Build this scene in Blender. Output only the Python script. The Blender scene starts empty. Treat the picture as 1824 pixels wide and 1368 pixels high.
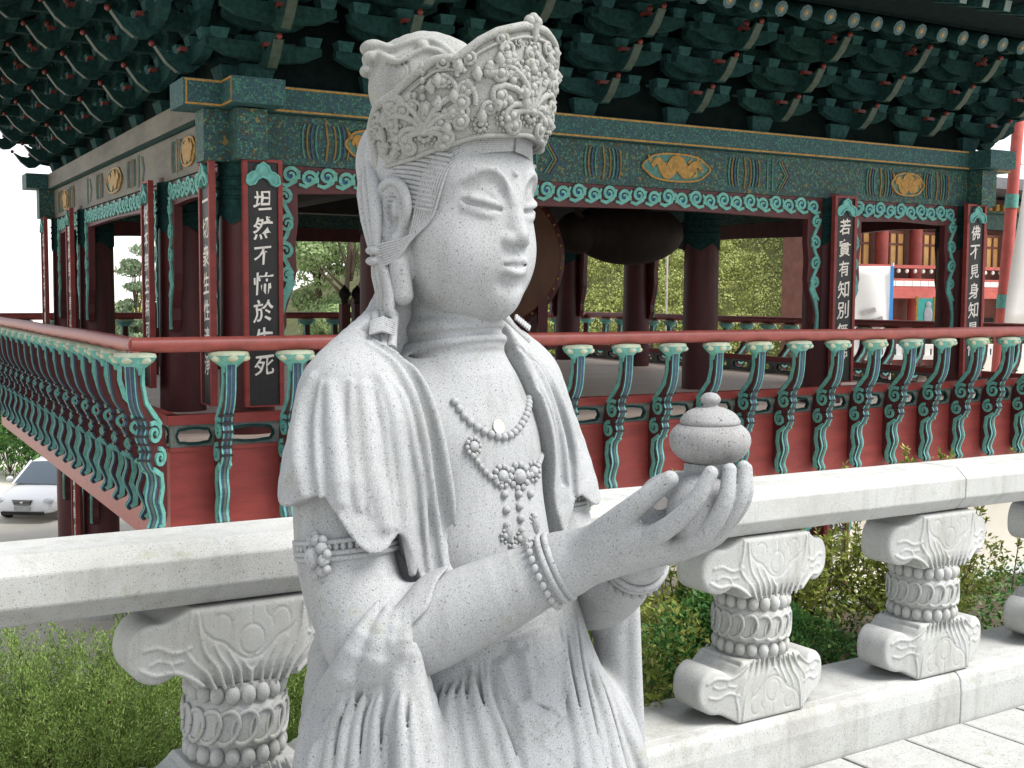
import bpy, bmesh, random
import numpy as np
from math import sin, cos, tan, pi, radians, sqrt, atan2, degrees
from mathutils import Vector, Matrix, Euler
sc = bpy.context.scene
COL = sc.collection
# ---------------------------------------------------------------- camera
PITCH, ROLL, FOC, EYE = radians(4.25), radians(.34), 2123.5, 1.6
cam_d = bpy.data.cameras.new('camera'); cam = bpy.data.objects.new('camera', cam_d); COL.objects.link(cam)
cam_d.sensor_width = 36; cam_d.lens = FOC / 1824 * 36; cam_d.clip_start = .05; cam_d.clip_end = 3000
_f = Vector((0, cos(PITCH), -sin(PITCH))); _r0 = Vector((1, 0, 0)); _u0 = Vector((0, sin(PITCH), cos(PITCH)))
_r = cos(ROLL) * _r0 + sin(ROLL) * _u0; _u = -sin(ROLL) * _r0 + cos(ROLL) * _u0
cam.matrix_world = Matrix(((_r.x, _u.x, -_f.x, 0), (_r.y, _u.y, -_f.y, 0), (_r.z, _u.z, -_f.z, EYE), (0, 0, 0, 1)))
sc.camera = cam
# ---------------------------------------------------------------- sky, sun, exposure (bright overcast)
SUN_EL, SUN_AZ = radians(57), radians(106)          # azimuth clockwise from +Y, seen from above
wd = bpy.data.worlds.new('World'); sc.world = wd; wd.use_nodes = True
nt = wd.node_tree; nt.nodes.clear()
wo = nt.nodes.new('ShaderNodeOutputWorld'); bg = nt.nodes.new('ShaderNodeBackground'); sky = nt.nodes.new('ShaderNodeTexSky')
hs = nt.nodes.new('ShaderNodeHueSaturation'); hs.inputs['Saturation'].default_value = .22
sky.sky_type = 'NISHITA'; sky.sun_disc = False; sky.sun_elevation = SUN_EL; sky.sun_rotation = SUN_AZ
sky.air_density = 1.0; sky.dust_density = .5; sky.ozone_density = 1.0
nt.links.new(sky.outputs[0], hs.inputs['Color']); nt.links.new(hs.outputs[0], bg.inputs[0]); nt.links.new(bg.outputs[0], wo.inputs[0])
bg.inputs[1].default_value = .125
sun_d = bpy.data.lights.new('sun', 'SUN'); sun = bpy.data.objects.new('sun', sun_d); COL.objects.link(sun)
sun_d.energy = 2.9; sun_d.angle = radians(34); sun_d.color = (1, .97, .92)
sun.rotation_euler = Vector((-sin(SUN_AZ) * cos(SUN_EL), -cos(SUN_AZ) * cos(SUN_EL), -sin(SUN_EL))).to_track_quat('-Z', 'Y').to_euler()
sc.view_settings.view_transform = 'Standard'; sc.view_settings.look = 'None'; sc.view_settings.gamma = 1.0
sc.view_settings.exposure = 1.12
sc.cycles.use_denoising = True
sc.cycles.max_bounces = 6; sc.cycles.diffuse_bounces = 4; sc.cycles.transparent_max_bounces = 8
# ---------------------------------------------------------------- helpers
rng = random.Random(7)
def tag(o, label=None, cat=None, group=None, kind=None):
    if label: o['label'] = label
    if cat: o['category'] = cat
    if group: o['group'] = group
    if kind: o['kind'] = kind
    return o
def empty(name, loc=(0, 0, 0), rz=0, parent=None):
    o = bpy.data.objects.new(name, None); COL.objects.link(o); o.location = loc; o.rotation_euler = (0, 0, rz)
    o.empty_display_size = .1
    if parent: o.parent = parent
    return o
def link(name, me, parent=None, loc=None, rot=None):
    o = bpy.data.objects.new(name, me); COL.objects.link(o)
    if parent: o.parent = parent
    if loc is not None: o.location = loc
    if rot is not None: o.rotation_euler = rot
    return o
def mesh_np(name, V, F, mats, parent=None, smooth=True):
    me = bpy.data.meshes.new(name)
    F = np.asarray(F); n = F.shape[1]
    me.vertices.add(len(V)); me.vertices.foreach_set('co', np.asarray(V, np.float32).ravel())
    me.loops.add(F.size); me.loops.foreach_set('vertex_index', F.astype(np.int32).ravel())
    me.polygons.add(len(F)); me.polygons.foreach_set('loop_start', np.arange(0, F.size, n, dtype=np.int32)); me.polygons.foreach_set('loop_total', np.full(len(F), n, np.int32))
    if smooth: me.polygons.foreach_set('use_smooth', np.ones(len(F), bool))
    me.update(calc_edges=True); me.validate()
    for m in (mats if isinstance(mats, (list, tuple)) else [mats]): me.materials.append(m)
    return link(name, me, parent)
class MB:
    """gathers shapes, then links them as one mesh object; mi is the material slot of what is added next"""
    def __init__(s, M=None): s.v, s.f, s.m, s.sm, s.mi, s.M = [], [], [], [], 0, M
    def add(s, V, F, smooth=False):
        b = len(s.v)
        for p in V:
            p = Vector(p)
            if s.M is not None: p = s.M @ p
            s.v.append(p[:])
        for f in F: s.f.append([b + i for i in f]); s.m.append(s.mi); s.sm.append(smooth)
    def box(s, c, d, R=None, taper=1.0):
        x, y, z = d[0] / 2, d[1] / 2, d[2] / 2; t = taper
        V = [(-x * t, -y * t, -z), (x * t, -y * t, -z), (x * t, y * t, -z), (-x * t, y * t, -z), (-x, -y, z), (x, -y, z), (x, y, z), (-x, y, z)]
        c = Vector(c); V = [(R @ Vector(p) if R is not None else Vector(p)) + c for p in V]
        s.add(V, [(3, 2, 1, 0), (4, 5, 6, 7), (0, 1, 5, 4), (1, 2, 6, 5), (2, 3, 7, 6), (3, 0, 4, 7)])
    def span(s, a, b):
        s.box([(a[i] + b[i]) / 2 for i in range(3)], [abs(b[i] - a[i]) for i in range(3)])
    def tube(s, pts, r, n=8, smooth=True, caps=True, flat=1.0, nrm=None):
        P = [Vector(p) for p in pts]; k = len(P)
        R = [r] * k if not hasattr(r, '__len__') else list(r)
        V, F = [], []; up = None
        for i in range(k):
            t = (P[min(i + 1, k - 1)] - P[max(i - 1, 0)])
            t = t.normalized() if t.length > 1e-9 else Vector((0, 0, 1))
            if nrm is not None: up = Vector(nrm[i]) if hasattr(nrm[0], '__len__') else Vector(nrm)
            elif up is None: up = Vector((0, 0, 1)) if abs(t.z) < .9 else Vector((1, 0, 0))
            b = t.cross(up)
            b = b.normalized() if b.length > 1e-6 else t.orthogonal().normalized()
            up2 = b.cross(t).normalized()
            if nrm is None: up = up2
            for j in range(n):
                a = 2 * pi * j / n
                V.append(P[i] + (b * cos(a) + up2 * sin(a) * flat) * R[i])
        for i in range(k - 1):
            for j in range(n):
                F.append((i * n + j, i * n + (j + 1) % n, (i + 1) * n + (j + 1) % n, (i + 1) * n + j))
        s.add(V, F, smooth)
        if caps: s.add(V[:n], [tuple(range(n))[::-1]]); s.add(V[-n:], [tuple(range(n))])
    def cyl(s, a, b, r, r2=None, n=16, smooth=True): s.tube([a, b], [r, r if r2 is None else r2], n, smooth)
    def lathe(s, prof, n=24, c=(0, 0, 0), smooth=True):
        V = [(c[0] + r * cos(2 * pi * j / n), c[1] + r * sin(2 * pi * j / n), c[2] + z) for r, z in prof for j in range(n)]
        F = [(i * n + j, i * n + (j + 1) % n, (i + 1) * n + (j + 1) % n, (i + 1) * n + j) for i in range(len(prof) - 1) for j in range(n)]
        s.add(V, F, smooth)
        s.add(V[:n], [tuple(range(n))[::-1]]); s.add(V[-n:], [tuple(range(n))])
    def ball(s, c, r, nu=10, nv=7, R=None):
        r = (r, r, r) if not hasattr(r, '__len__') else r; V = []; F = []
        for i in range(nv + 1):
            a = pi * i / nv
            for j in range(nu):
                b = 2 * pi * j / nu; p = Vector((r[0] * sin(a) * cos(b), r[1] * sin(a) * sin(b), r[2] * cos(a)))
                V.append((R @ p if R is not None else p) + Vector(c))
        for i in range(nv):
            for j in range(nu): F.append((i * nu + j, (i + 1) * nu + j, (i + 1) * nu + (j + 1) % nu, i * nu + (j + 1) % nu))
        s.add(V, F, True)
    def prism(s, poly, a, b, fr=None):
        """2-d outline poly (x, z), from y=a to y=b; fr maps (x, y, z) if given"""
        n = len(poly); g = fr or (lambda x, y, z: (x, y, z))
        area = sum(poly[i][0] * poly[(i + 1) % n][1] - poly[(i + 1) % n][0] * poly[i][1] for i in range(n))
        if area < 0: poly = poly[::-1]
        V = [g(x, a, z) for x, z in poly] + [g(x, b, z) for x, z in poly]
        F = [tuple(range(n)), tuple(range(2 * n - 1, n - 1, -1))] + [(i, i + n, (i + 1) % n + n, (i + 1) % n) for i in range(n)]
        s.add(V, F)
    def build(s, name, mats, parent=None, loc=None):
        me = bpy.data.meshes.new(name); me.from_pydata(s.v, [], s.f)
        for m in (mats if isinstance(mats, (list, tuple)) else [mats]): me.materials.append(m)
        me.polygons.foreach_set('material_index', s.m); me.polygons.foreach_set('use_smooth', s.sm)
        bm = bmesh.new(); bm.from_mesh(me); bmesh.ops.recalc_face_normals(bm, faces=bm.faces); bm.to_mesh(me); bm.free(); me.update()
        return link(name, me, parent, loc)
def copy_tree(o, parent=None):
    c = o.copy(); COL.objects.link(c)
    if parent: c.parent = parent
    for ch in list(o.children): copy_tree(ch, c)
    return c
# ---------------------------------------------------------------- materials
def N(nt, t, **kw):
    n = nt.nodes.new(t)
    for k, v in kw.items():
        if k.startswith('i_'): n.inputs[k[2:].replace('_', ' ')].default_value = v
        else: setattr(n, k, v)
    return n
def mat_base(name, rough=.6, spec=.3):
    m = bpy.data.materials.new(name); m.use_nodes = True; nt = m.node_tree; b = nt.nodes['Principled BSDF']
    b.inputs['Roughness'].default_value = rough; b.inputs['Specular IOR Level'].default_value = spec
    return m, nt, b
def ramp(nt, fac, stops, interp='LINEAR'):
    r = nt.nodes.new('ShaderNodeValToRGB'); e = r.color_ramp.elements; r.color_ramp.interpolation = interp
    while len(e) < len(stops): e.new(.5)
    for x, (p, c) in zip(e, stops): x.position = p; x.color = (c[0], c[1], c[2], 1)
    nt.links.new(fac, r.inputs[0]); return r.outputs[0]
def mix(nt, a, b, fac, mode='MIX'):
    n = nt.nodes.new('ShaderNodeMix'); n.data_type = 'RGBA'; n.blend_type = mode
    for s, v in ((0, fac), (6, a), (7, b)):
        if hasattr(v, 'is_output') or hasattr(v, 'links'): nt.links.new(v, n.inputs[s])
        else: n.inputs[s].default_value = v if s == 0 else (*v[:3], 1)
    return n.outputs[2]
def noise(nt, scale, detail=4, rough=.55, vec=None, dist=0):
    n = N(nt, 'ShaderNodeTexNoise'); n.inputs['Scale'].default_value = scale; n.inputs['Detail'].default_value = detail; n.inputs['Roughness'].default_value = rough; n.inputs['Distortion'].default_value = dist
    if vec is None: vec = N(nt, 'ShaderNodeTexCoord').outputs['Object']
    nt.links.new(vec, n.inputs['Vector']); return n.outputs['Fac']
def bump(nt, b, h, strength=.3, dist=.005):
    n = N(nt, 'ShaderNodeBump'); n.inputs['Strength'].default_value = strength; n.inputs['Distance'].default_value = dist
    nt.links.new(h, n.inputs['Height']); nt.links.new(n.outputs[0], b.inputs['Normal'])
def own_coords(nt):
    """object coordinates shifted by a number of the object's own, so that repeats do not share their grain; and that number"""
    co = N(nt, 'ShaderNodeTexCoord').outputs['Object']; oi = N(nt, 'ShaderNodeObjectInfo').outputs['Random']
    ml = N(nt, 'ShaderNodeMath', operation='MULTIPLY'); ml.inputs[1].default_value = 37.0; nt.links.new(oi, ml.inputs[0])
    ad = N(nt, 'ShaderNodeVectorMath', operation='ADD'); nt.links.new(co, ad.inputs[0]); nt.links.new(ml.outputs[0], ad.inputs[1]); return ad.outputs[0], oi
def granite(name, lo, hi, speck, grain=260, stain=None, spk=.635):
    m, nt, b = mat_base(name, .75, .25)
    co, oi = own_coords(nt)
    f = noise(nt, grain, 3, .6, co); c = ramp(nt, f, [(.30, lo), (.62, hi)])
    big = noise(nt, 5, 4, .6, co); c = mix(nt, c, (.86, .86, .84), ramp(nt, big, [(.35, (0, 0, 0)), (.75, (.7, .7, .7))]), 'MULTIPLY')
    s = noise(nt, grain * .55, 2, .5, co); c = mix(nt, c, speck, ramp(nt, s, [(spk, (0, 0, 0)), (spk + .07, (.92, .92, .92))]))
    s3 = noise(nt, grain * .8, 1, .5, co); c = mix(nt, c, (.75, .75, .75), ramp(nt, s3, [(.69, (0, 0, 0)), (.73, (.22, .22, .22))]))
    if stain:
        d = noise(nt, 2.6, 6, .7, co); c = mix(nt, c, stain, ramp(nt, d, [(.50, (0, 0, 0)), (.75, (.55, .55, .55))]))
    mp = N(nt, 'ShaderNodeMapping'); nt.links.new(co, mp.inputs[0]); mp.inputs['Scale'].default_value = (1, 1, .16)
    st = noise(nt, 17, 5, .65, mp.outputs[0]); c = mix(nt, c, (.74, .735, .70), ramp(nt, st, [(.50, (0, 0, 0)), (.72, (.75, .75, .75))]), 'MULTIPLY')
    li = noise(nt, 11, 5, .7, co); c = mix(nt, c, (.80, .82, .66), ramp(nt, li, [(.60, (0, 0, 0)), (.72, (.8, .8, .8))]), 'MULTIPLY')
    nt.links.new(c, b.inputs['Base Color']); bump(nt, b, f, .35, .0016)
    return m
def paint(name, col, var=.25, scale=9, rough=.55, worn=None, spec=.3, streak=None):
    m, nt, b = mat_base(name, rough, spec)
    co, oi = own_coords(nt)
    mp = N(nt, 'ShaderNodeMapping'); nt.links.new(co, mp.inputs[0])
    if streak: mp.inputs['Scale'].default_value = streak
    f = noise(nt, scale, 6, .65, mp.outputs[0])
    lo = [x * (1 - var) for x in col]; hi = [min(1, x * (1 + var)) for x in col]
    c = ramp(nt, f, [(.3, lo), (.7, hi)])
    if worn:
        g = noise(nt, scale * 2.3, 5, .7, co); c = mix(nt, c, worn, ramp(nt, g, [(.60, (0, 0, 0)), (.68, (.7, .7, .7))]))
    c = mix(nt, c, ramp(nt, oi, [(0, (.80, .82, .84)), (.5, (1, 1, 1)), (1, (.92, .88, .82))]), 1.0, 'MULTIPLY')
    nt.links.new(c, b.inputs['Base Color']); bump(nt, b, f, .2, .004)
    return m
M = {}
M['statue'] = granite('statue_granite', (.24, .248, .257), (.375, .384, .393), (.12, .12, .13), 430)
M['crown'] = granite('weathered_granite', (.20, .203, .195), (.33, .335, .32), (.10, .10, .10), 430, (.16, .16, .135))
M['jar'] = granite('grey_granite', (.20, .20, .205), (.31, .31, .315), (.07, .07, .075), 430)
M['rail'] = granite('pale_granite', (.33, .337, .33), (.48, .485, .475), (.16, .16, .155), 430, (.27, .265, .22))
M['coin'] = paint('silver_coin', (.60, .56, .50), .15, 60, .35, None, .6)
# ---------------------------------------------------------------- carving: signed distance solids and surface nets
def smin(a, b, k):
    if k <= 0: return np.minimum(a, b)
    h = np.maximum(k - np.abs(a - b), 0) / k
    return np.minimum(a, b) - h * h * k * .25
def smax(a, b, k): return -smin(-a, -b, k)
class Prim:
    """one solid: f(points) -> distance, with a bounding sphere c, r"""
    def __init__(s, f, c, r): s.f, s.c, s.r = f, np.asarray(c, float), float(r)
def ell(c, r, rot=None):
    c = np.asarray(c, float); r = np.asarray(r, float)
    R = None if rot is None else np.array(Euler([radians(a) for a in rot]).to_matrix()).T
    def f(P):
        q = P - c
        if R is not None: q = q @ R.T
        a = np.sqrt((q * q / (r * r)).sum(1)) + 1e-9
        b = np.sqrt((q * q / (r ** 4)).sum(1)) + 1e-9
        return a * (a - 1) / b
    return Prim(f, c, r.max())
def path(pts, rad, flat=None):
    """tapered tube along points; rad one number or one per point"""
    p = np.asarray(pts, float); n = len(p)
    R = np.full(n, float(rad)) if np.isscalar(rad) else np.asarray(rad, float)
    A_ = p[:-1]; BA = p[1:] - A_; LL = (BA * BA).sum(1) + 1e-12; RM = np.maximum(R[1:], R[:-1])
    def f(P):
        best = np.full(len(P), .1); lo = P.min(0); hi = P.max(0); cc = (lo + hi) / 2; reach = sqrt(((hi - lo) ** 2).sum()) / 2 + .1
        t = np.clip(((cc - A_) * BA).sum(1) / LL, 0, 1); near = np.sqrt(((cc - A_ - BA * t[:, None]) ** 2).sum(1)) - RM < reach
        for i in np.nonzero(near)[0]:
            ba = p[i + 1] - p[i]; l = ba @ ba + 1e-12; pa = P - p[i]
            h = np.clip(pa @ ba / l, 0, 1)
            q = pa - h[:, None] * ba
            d = np.sqrt((q * q).sum(1)) - (R[i] + (R[i + 1] - R[i]) * h)
            best = np.minimum(best, d)
        return best
    c = (p.min(0) + p.max(0)) / 2
    return Prim(f, c, np.sqrt(((p - c) ** 2).sum(1)).max() + R.max())
def ring(c, axis, R, r, sq=(1, 1)):
    c = np.asarray(c, float); ax = np.asarray(axis, float); ax /= np.linalg.norm(ax)
    def f(P):
        q = P - c; h = q @ ax; rr = np.sqrt(np.maximum((q * q).sum(1) - h * h, 0))
        return np.sqrt((rr - R) ** 2 + h * h) - r
    return Prim(f, c, R + r)
def spline(pts, n=4):
    """points along a smooth curve through pts (any number of columns)"""
    p = np.asarray(pts, float); q = np.vstack([2 * p[0] - p[1], p, 2 * p[-1] - p[-2]]); out = []
    for i in range(1, len(q) - 2):
        for t in np.arange(n) / n:
            a, b, c, d = q[i - 1], q[i], q[i + 1], q[i + 2]
            out.append(.5 * (2 * b + (c - a) * t + (2 * a - 5 * b + 4 * c - d) * t * t + (3 * b - a - 3 * c + d) * t ** 3))
    out.append(p[-1]); return np.array(out)
def raised(poly, h, soft, c, r):
    """raise the front of a solid by h inside the outline poly, given in (x, z)"""
    q = np.asarray(poly, float); n = len(q)
    def f(P):
        p = P[:, [0, 2]]; best = None; ins = np.zeros(len(p), bool)
        for i in range(n):
            a, b = q[i], q[(i + 1) % n]; ba = b - a; pa = p - a
            t = np.clip(pa @ ba / (ba @ ba + 1e-12), 0, 1); e = pa - t[:, None] * ba; d = (e * e).sum(1)
            best = d if best is None else np.minimum(best, d)
            ins ^= ((a[1] > p[:, 1]) != (b[1] > p[:, 1])) & (p[:, 0] < ba[0] * (p[:, 1] - a[1]) / (ba[1] if abs(ba[1]) > 1e-12 else 1e-12) + a[0])
        d = np.where(ins, -np.sqrt(best), np.sqrt(best)); t = np.clip(.5 - d / soft, 0, 1)
        return -h * t * t * (3 - 2 * t) * (P[:, 1] > .1)
    return Prim(f, c, r)
class Solid:
    def __init__(s): s.ops = []
    def add(s, prim, k=.02): s.ops.append(('u', prim, k)); return s
    def cut(s, prim, k=.01): s.ops.append(('s', prim, k)); return s
    def keep(s, f, k=.01): s.ops.append(('i', f, k)); return s          # keep only where f(P) < 0
    def disp(s, prim): s.ops.append(('d', prim, 0)); return s            # add prim.f(P) to the distance, inside its sphere
    def value(s, P, bc=None, br=1e9):
        d = np.full(len(P), .2)
        for op, g, k in s.ops:
            if op in 'us':
                if bc is not None and np.linalg.norm(bc - g.c) > g.r + br + k + .07: continue
                v = g.f(P)
                d = smin(d, v, k) if op == 'u' else smax(d, -v, k)
            elif op == 'i': d = smax(d, g(P), k)
            elif bc is None or np.linalg.norm(bc - g.c) < g.r + br: d = d + g.f(P)
        return d
    def bounds(s):
        lo = np.min([o[1].c - o[1].r for o in s.ops if o[0] == 'u'], 0); hi = np.max([o[1].c + o[1].r for o in s.ops if o[0] == 'u'], 0)
        return lo - .03, hi + .03
def surface_net(solid, h, lo=None, hi=None, B=14):
    """quad mesh of the solid's zero level at voxel size h"""
    l, u = solid.bounds(); lo = l if lo is None else np.asarray(lo, float); hi = u if hi is None else np.asarray(hi, float)
    nb = np.ceil((hi - lo) / (h * B)).astype(int)
    off = np.stack(np.meshgrid(*[np.arange(B + 1)] * 3, indexing='ij'), -1).reshape(-1, 3)
    br = h * B * .5 * sqrt(3)
    VK, VP, FK = [], [], []
    big = int(nb.max() * B + 8)
    key = lambda I: (I[..., 0] * big + I[..., 1]) * big + I[..., 2]
    cen = np.stack(np.meshgrid(*[np.arange(k) for k in nb], indexing='ij'), -1).reshape(-1, 3)
    cc = lo + (cen + .5) * B * h
    rough = np.concatenate([solid.value(x) for x in np.array_split(cc, max(1, len(cc) // 20000))])
    for ib in np.nonzero(np.abs(rough) < br * 1.6 + .02)[0]:
        base = cen[ib] * B
        P = lo + (base + off) * h
        D = solid.value(P, cc[ib], br).reshape(B + 1, B + 1, B + 1)
        S = D < 0
        if S.all() or not S.any(): continue
        s8 = sum(S[a:B + a, b:B + b, c:B + c].astype(np.int8) for a in (0, 1) for b in (0, 1) for c in (0, 1))
        I = np.argwhere((s8 > 0) & (s8 < 8))
        acc = np.zeros((len(I), 3)); cnt = np.zeros(len(I))
        for ax in range(3):
            o1, o2 = [x for x in range(3) if x != ax]
            for a in (0, 1):
                for b in (0, 1):
                    A = I.copy(); A[:, o1] += a; A[:, o2] += b
                    Bq = A.copy(); Bq[:, ax] += 1
                    da = D[tuple(A.T)]; db = D[tuple(Bq.T)]
                    m = (da < 0) != (db < 0)
                    t = np.where(m, da / np.where(np.abs(da - db) < 1e-12, 1, da - db), 0)
                    q = A.astype(float); q[:, ax] += t
                    acc += q * m[:, None]; cnt += m
        VK.append(key(I + base)); VP.append(lo + (base + acc / cnt[:, None]) * h)
        for ax in range(3):
            sl1 = [slice(0, B)] * 3; sl2 = [slice(0, B)] * 3; sl2[ax] = slice(1, B + 1)
            a, b = S[tuple(sl1)], S[tuple(sl2)]
            E = np.argwhere(a != b)
            if not len(E): continue
            fl = a[tuple(E.T)]; E = E + base
            o1, o2 = (ax + 1) % 3, (ax + 2) % 3
            e1 = np.zeros(3, int); e1[o1] = 1; e2 = np.zeros(3, int); e2[o2] = 1
            q = np.stack([key(E - e1 - e2), key(E - e2), key(E), key(E - e1)], 1)
            q[~fl] = q[~fl][:, ::-1]
            FK.append(q)
    K = np.concatenate(VK); V = np.concatenate(VP); F = np.concatenate(FK)
    o = np.argsort(K); K = K[o]; V = V[o]
    ix = np.searchsorted(K, F); ok = (ix < len(K)).all(1); ix = ix[ok]; F = F[ok]
    ok = (K[ix] == F).all(1)
    return V, ix[ok]
# ---------------------------------------------------------------- the pavilion (built in its own frame: x along the front, y inwards, z up; units of K metres)
K = 1.6
PYAW = radians(90 - 60.37)
pu = Vector((cos(PYAW), sin(PYAW), 0)); pv = Vector((-sin(PYAW), cos(PYAW), 0))
_C = Vector((-2.376, 7.5, 0)); _A = _C + .992 * (pu + pv)
PORG = Vector((_A.x * K, _A.y * K, 0))
def W(x, y, z): return Vector((x * K, y * K, EYE + (z - EYE) * K))         # pavilion-frame metres
PF = lambda: MB(Matrix(((K, 0, 0, 0), (0, K, 0, 0), (0, 0, K, EYE * (1 - K)), (0, 0, 0, 1))))
L_ = 7.8; CX = (.05, 1.95, 5.85, 7.75); GZ = -2.21                            # side length, column lines, ground
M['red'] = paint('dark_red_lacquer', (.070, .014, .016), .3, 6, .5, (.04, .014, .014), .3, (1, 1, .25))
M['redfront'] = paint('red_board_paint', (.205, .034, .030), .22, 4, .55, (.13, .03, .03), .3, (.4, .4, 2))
M['railred'] = paint('rail_red_paint', (.25, .055, .045), .2, 7, .45, (.17, .05, .04), .4)
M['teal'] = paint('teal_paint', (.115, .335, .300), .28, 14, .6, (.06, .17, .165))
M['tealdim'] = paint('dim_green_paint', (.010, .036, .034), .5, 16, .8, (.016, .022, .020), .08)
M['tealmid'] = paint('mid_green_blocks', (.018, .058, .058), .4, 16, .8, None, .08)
M['olive'] = paint('dull_ochre_paint', (.17, .11, .035), .4, 18, .65)
M['tealmid2'] = paint('dull_teal_paint', (.055, .16, .14), .35, 18, .65)
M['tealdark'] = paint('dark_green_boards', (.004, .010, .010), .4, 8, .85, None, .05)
M['faded'] = paint('faded_beam_paint', (.15, .135, .105), .4, 3, .65, (.06, .07, .055), .3, (1, .25, 1))
M['navy'] = paint('navy_paint', (.025, .060, .115), .3, 14, .55)
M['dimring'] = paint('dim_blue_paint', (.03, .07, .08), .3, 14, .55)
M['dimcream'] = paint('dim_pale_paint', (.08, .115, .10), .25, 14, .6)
M['blue'] = paint('blue_paint', (.030, .090, .210), .3, 14, .55)
M['cream'] = paint('pale_stripe_paint', (.36, .40, .30), .2, 14, .6)
M['grey'] = paint('grey_panel_paint', (.14, .16, .15), .25, 10, .6)
M['board'] = paint('black_board', (.018, .018, .020), .3, 14, .5)
M['ink'] = paint('white_lettering', (.66, .64, .62), .12, 30, .6)
M['gold'] = paint('ochre_paint', (.30, .165, .035), .4, 18, .55)
M['wood'] = paint('old_floor_wood', (.78, .63, .54), .16, 3, .5, (.62, .49, .41), .3, (.15, 3, 1))
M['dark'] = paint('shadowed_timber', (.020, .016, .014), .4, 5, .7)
M['bronze'] = paint('dark_bronze', (.018, .013, .011), .3, 6, .65, None, .2)
M['hide'] = paint('drum_hide', (.10, .052, .034), .2, 3, .7)
M['tile'] = paint('roof_tile', (.06, .06, .065), .3, 4, .7)
M['orange'] = paint('orange_red_paint', (.12, .022, .018), .35, 12, .5)
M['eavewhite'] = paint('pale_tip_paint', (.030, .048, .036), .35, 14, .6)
def pattern_mat(name, cols, scale, gold=None):
    """dense painted brocade: small cells of several colours"""
    m, nt, b = mat_base(name, .6, .25)
    co = N(nt, 'ShaderNodeTexCoord').outputs['Object']
    v = N(nt, 'ShaderNodeTexVoronoi'); v.inputs['Scale'].default_value = scale; nt.links.new(co, v.inputs['Vector'])
    sep = N(nt, 'ShaderNodeSeparateColor'); nt.links.new(v.outputs['Color'], sep.inputs[0])
    n_ = len(cols); c = ramp(nt, sep.outputs[0], [((i + .0) / n_, k) for i, k in enumerate(cols)], 'CONSTANT')
    w = N(nt, 'ShaderNodeTexVoronoi', feature='DISTANCE_TO_EDGE'); w.inputs['Scale'].default_value = scale; nt.links.new(co, w.inputs['Vector'])
    c = mix(nt, c, (.012, .03, .03), ramp(nt, w.outputs['Distance'], [(.03, (1, 1, 1)), (.10, (0, 0, 0))]))
    if gold:
        g = noise(nt, scale * .45, 3, .6, co); c = mix(nt, c, gold, ramp(nt, g, [(.63, (0, 0, 0)), (.66, (.8, .8, .8))]))
    nt.links.new(c, b.inputs['Base Color']); return m
M['brocade'] = pattern_mat('painted_brocade', [(.022, .075, .085), (.033, .11, .095), (.026, .068, .10), (.045, .15, .12), (.025, .07, .07)], 40)
M['brocade2'] = pattern_mat('painted_beam', [(.025, .08, .075), (.036, .12, .095), (.022, .06, .09), (.06, .145, .105), (.025, .065, .055), (.045, .05, .035)], 34, (.20, .13, .03))
PAV = empty('temple_pavilion', PORG, PYAW)
tag(PAV, 'open timber temple pavilion on tall columns, painted teal and dark red under deep eaves', 'pavilion')
def spiral(cx, cz, r0, r1, a0, turns, n=14):
    return [(cx + (r0 + (r1 - r0) * i / n) * cos(a0 + turns * 2 * pi * i / n), cz + (r0 + (r1 - r0) * i / n) * sin(a0 + turns * 2 * pi * i / n)) for i in range(n + 1)]
_jr = random.Random(11)
def strip2(mb, pts, w, y0, y1, fr=None):
    """flat raised ribbon along 2-d points (x, z), standing from y0 out to y1"""
    n = len(pts); g = fr or (lambda x, y, z: (x, y, z)); j0 = _jr.random() * .003; sg_ = 1 if y1 > y0 else -1; Wd = w if hasattr(w, '__len__') else [w] * n; V = []
    for i in range(n):
        a, b = pts[max(i - 1, 0)], pts[min(i + 1, n - 1)]; dx, dz = b[0] - a[0], b[1] - a[1]; l = sqrt(dx * dx + dz * dz) or 1
        px, pz = -dz / l * Wd[i] / 2, dx / l * Wd[i] / 2
        y = y1 + sg_ * (j0 + .0002 * i)
        V += [g(pts[i][0] + px, y, pts[i][1] + pz), g(pts[i][0] - px, y, pts[i][1] - pz), g(pts[i][0] - px, y0, pts[i][1] - pz), g(pts[i][0] + px, y0, pts[i][1] + pz)]
    F = []
    for i in range(n - 1):
        a, b = 4 * i, 4 * i + 4
        F += [(a + k, b + k, b + (k + 1) % 4, a + (k + 1) % 4) for k in (0, 1, 3)]
    F += [(0, 1, 2, 3), (4 * n - 4, 4 * n - 1, 4 * n - 2, 4 * n - 3)]
    mb.add(V, [f for f in F if f])
# ---- side frames: front, right, back, left; (t along, o outwards) -> pavilion x, y
SIDES = [((0, 0), (1, 0), (0, -1)), ((L_, 0), (0, 1), (1, 0)), ((L_, L_), (-1, 0), (0, 1)), ((0, L_), (0, -1), (-1, 0))]
def side_xy(s, t, o):
    (px, py), (dx, dy), (nx, ny) = SIDES[s]; return px + dx * t + nx * o, py + dy * t + ny * o
def side_empty(name, s, t, o, z, parent):
    """an object placed on a side; local x along it, local -y outwards"""
    x, y = side_xy(s, t, o); return x * K, y * K, EYE + (z - EYE) * K, s * pi / 2
def put(me, name, s, t, o, z, parent, label=None):
    x, y, zz, r = side_empty(name, s, t, o, z, parent); ob = link(name, me, parent, (x, y, zz), (0, 0, r)); return ob
def K_MB(): return MB(Matrix.Diagonal((K, K, K, 1)))
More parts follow.
